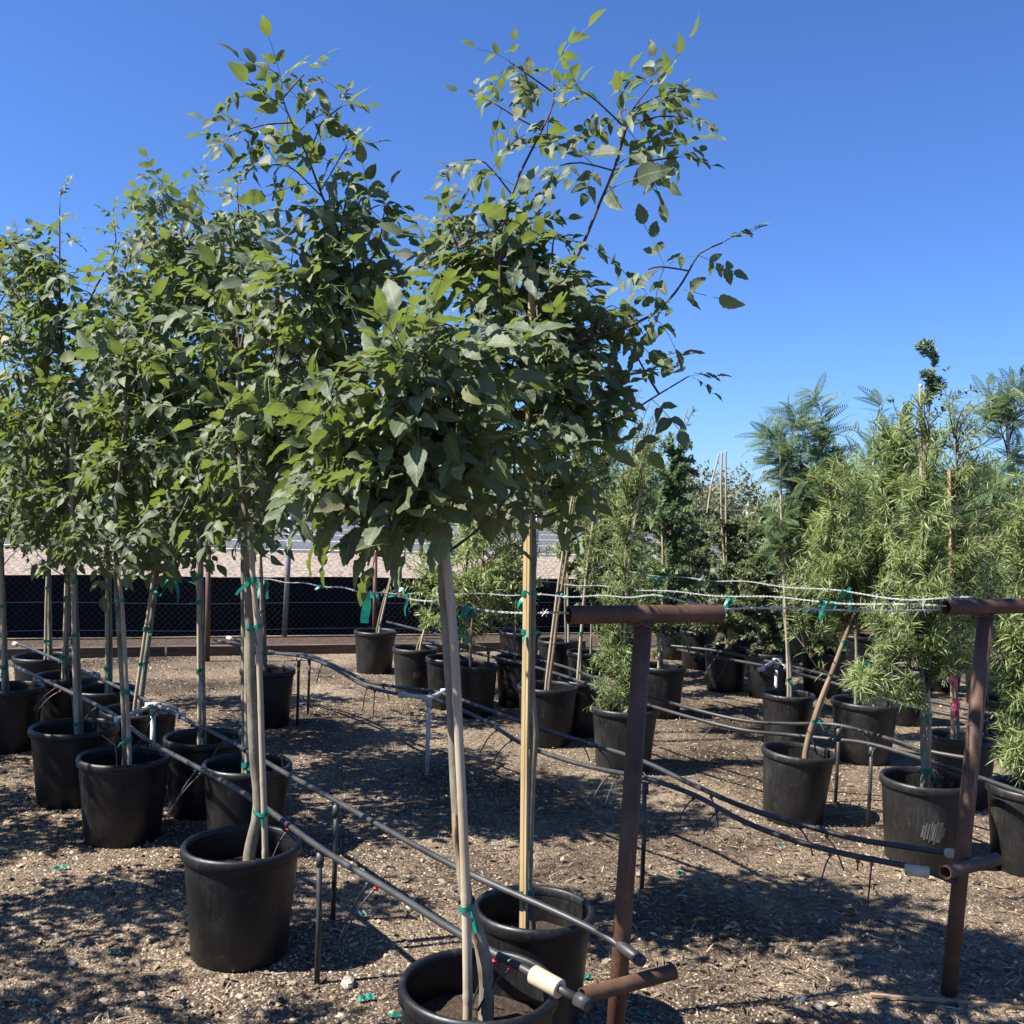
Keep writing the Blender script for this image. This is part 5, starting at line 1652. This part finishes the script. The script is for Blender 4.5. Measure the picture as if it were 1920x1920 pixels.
rock(1608, 1797, .019, 'pale tan rock lying beside the dark blue stone', 'stone', 1)
rock(1634, 1809, .022, 'dark blue grey stone lying on the shaded litter', 'bluestone', 2)
rock(653, 1842, .035, 'lumpy brown rock near the stake in front of the kinked ash', 'stone', 3)
rock(1824, 1850, .012, 'small smooth pebble rock next to the post foot', 'stone', 4)
rock(45, 1455, .02, 'pale rock in the shade by the pot with the weed', 'stone', 5)
rock(1500, 1875, .02, 'brown rock in shade near the wood strip', 'stone', 6)
rock(1537, 1887, .016, 'pale small rock touching the shade near the wood strip', 'stone', 7)
rock(1700, 1640, .014, 'small rock under the pale sleeve', 'stone', 8)
rock(135, 1808, .018, 'pale yellow rock at the thin shadow on the gravel', 'stone', 9)

a, b_ = G(1632, 1864, .01), G(1960, 1890, .01)
mb = MB()
dv = b_ - a
mb.box((0, 0, 0), dv.length, .018, .009, Matrix.Rotation(math.atan2(dv.y, dv.x), 3, 'Z'))
c = (a + b_) / 2
tag(mb.build('wood_strip', M['strip'], None, (c.x, c.y, .008), smooth=False), 'long thin raw wood strip lying on the ground at the post foot', 'wood strip')

# dry twig in a pot, weed in another
p = pots['C']
P0 = D(221, 1428, p['p'].y - .02)
tw = MB()
pts = [D(220, 1425, p['p'].y - .02), D(217, 1405, p['p'].y - .03), D(206, 1390, p['p'].y - .05), D(192, 1379, p['p'].y - .07)]
pts[0].z = p['soil']
b0 = np.array(tuple(pts[0]))
tw.tube(smooth_path([np.array(tuple(q)) - b0 for q in pts], .01), .0025, 5)
tag(tw.build('dry_twig', M['strip'], None, tuple(b0)), 'dry pale twig arching out of a black pot', 'twig')
p = pots['E']
rs = np.random.default_rng(5)
n = 40
V_, F_ = stamp(TEMPL['willow'], np.zeros((n, 3)), frames(np.stack([np.cos(np.arange(n) * 2.4), np.sin(np.arange(n) * 2.4), rs.uniform(.1, .9, n)], 1), np.tile((0, 0, 1.0), (n, 1)) + rs.normal(0, .2, (n, 3))), rs.uniform(.07, .14, n))
tag(link('weed', np_mesh('weed', V_ + (0, 0, .06), F_, M['willow']), None, (p['p'].x + .01, p['p'].y - .13, p['soil'])), 'small spiky green weed in the pot beside an ash trunk', 'plant')
# pink tape on the yellow stake
yy = pots['DD']['p'].y - .07
for px, py, ln, lab in [(1785, 1268, .10, 'upper strip of pink tape on the yellow stake'), (1793, 1310, .12, 'lower strip of pink tape on the yellow stake')]:
    q = D(px, py, yy)
    mb = MB()
    for k_ in range(3):
        ribbon_strip(mb, Vector((0, 0, 0)), Vector((random.uniform(-.2, .5), 0, -1)), ln * random.uniform(.6, 1), .028)
    tag(mb.build('pink_tape', M['pink'], None, tuple(q)), lab, 'tape')

# ------------------------------------------------------------------ gravel and litter
ICO = np.array([(1, 0, 0), (0, 1, 0), (-1, 0, 0), (0, -1, 0), (.35, .2, .85), (-.3, -.25, .85)])
ICOF = np.array([(0, 1, 4), (1, 2, 5), (1, 5, 4), (2, 3, 5), (3, 0, 4), (3, 4, 5)])


def scatter(n, y0, y1, power):
    """ground points, denser close by"""
    u = rng.random(n)
    y = (y0 ** power + u * (y1 ** power - y0 ** power)) ** (1 / power)
    x = rng.uniform(-.56, .56, n) * y * 1.12
    return x, y


def pebbles(name, n, y0, y1, power, s0, s1, label):
    x, y = scatter(n, y0, y1, power)
    keep = np.ones(n, bool)
    pn = np.sin(x * 1.3 + 2 * np.sin(y * .9)) + .7 * np.sin(y * 2.3 + x * .8)
    prob = np.clip(.95 - np.clip(x + .6, 0, 1) * .70 + .15 * pn, .10, 1)
    keep &= rng.random(n) < prob
    for q in pots.values():
        keep &= (x - q['p'].x) ** 2 + (y - q['p'].y) ** 2 > (q['R'] * .80) ** 2
    x, y = x[keep], y[keep]
    for q in pots.values():                       # a little heap against every pot
        if abs(q['p'].x) < .6 * q['p'].y:
            k_ = 140
            a_ = rng.uniform(0, 6.28, k_)
            r_ = q['R'] * .80 + np.abs(rng.normal(0, .03, k_)) + .003
            x = np.concatenate([x, q['p'].x + r_ * np.cos(a_)])
            y = np.concatenate([y, q['p'].y + r_ * np.sin(a_)])
    n = len(x)
    s = s0 * (s1 / s0) ** (rng.random(n) ** 1.8)
    s = np.where(rng.random(n) < .012, s * rng.uniform(1.6, 2.8, n), s)
    pos = np.stack([x, y, gz(x, y) + s * .05], 1)
    dirs = rng.normal(0, 1, (n, 3)) * (1, 1, .25)
    R_ = frames(dirs, np.tile((0, 0, 1.0), (n, 1)) + rng.normal(0, .25, (n, 3)))
    sq = np.stack([rng.uniform(.8, 1.25, n), rng.uniform(.7, 1.0, n), rng.uniform(.5, .95, n)], 1)
    jit = ICO[None] * (1 + rng.normal(0, .16, (n, 6, 1))) * sq[:, None, :]
    Vw = np.einsum('nij,nkj->nki', R_, jit) * s[:, None, None] + pos[:, None]
    Fw = ICOF[None] + (np.arange(n) * 6)[:, None, None]
    o_ = link(name, np_mesh(name, Vw.reshape(-1, 3), Fw.reshape(-1, 3), M['gravel']))
    o_['kind'] = 'stuff'
    tag(o_, label, 'gravel')


pebbles('gravel', 145000, 2.6, 11.0, -.4, .0042, .0095, 'pale pinkish gravel spread over the nursery ground')
# straw and twig litter
n = 42000
x, y = scatter(n, 2.7, 12.5, -.1)
keep = rng.random(n) < np.where(x > -.4, 1.0, .22)
for q in pots.values():
    keep &= (x - q['p'].x) ** 2 + (y - q['p'].y) ** 2 > (q['R'] * .82) ** 2
x, y = x[keep], y[keep]
n = len(x)
a = rng.uniform(0, 6.28, n)
dirs = np.stack([np.cos(a), np.sin(a), rng.normal(0, .18, n)], 1)
Vw, Fw = stamp((np.array([(0, -.03, 0), (0, .03, 0), (.5, .04, .06), (.5, -.04, .06), (1, 0, 0)]), np.array([(0, 3, 2), (0, 2, 1), (2, 3, 4)])),
               np.stack([x, y, gz(x, y) + .006], 1), frames(dirs, np.tile((0, 0, 1.0), (n, 1)) + rng.normal(0, .3, (n, 3))), .022 * (4 ** (rng.random(n) ** 2.0)))
st = link('straw_litter', np_mesh('straw_litter', Vw, Fw, M['straw']))
st['kind'] = 'stuff'
tag(st, 'tan dry straw and leaf litter scattered between the rows', 'litter')
# fallen dry leaves
n = 4000
x, y = scatter(n, 2.8, 12.0, .2)
a = rng.uniform(0, 6.28, n)
Vw, Fw = stamp(strip_leaf(.45, .1), np.stack([x, y, gz(x, y) + .012], 1), frames(np.stack([np.cos(a), np.sin(a), rng.normal(0, .3, n)], 1), np.tile((0, 0, 1.0), (n, 1)) + rng.normal(0, .5, (n, 3))), rng.uniform(.02, .05, n))
fl_ = link('fallen_leaves', np_mesh('fallen_leaves', Vw, Fw, M['straw']))
fl_['kind'] = 'stuff'
tag(fl_, 'small dry fallen leaves lying on the gravel', 'leaves')
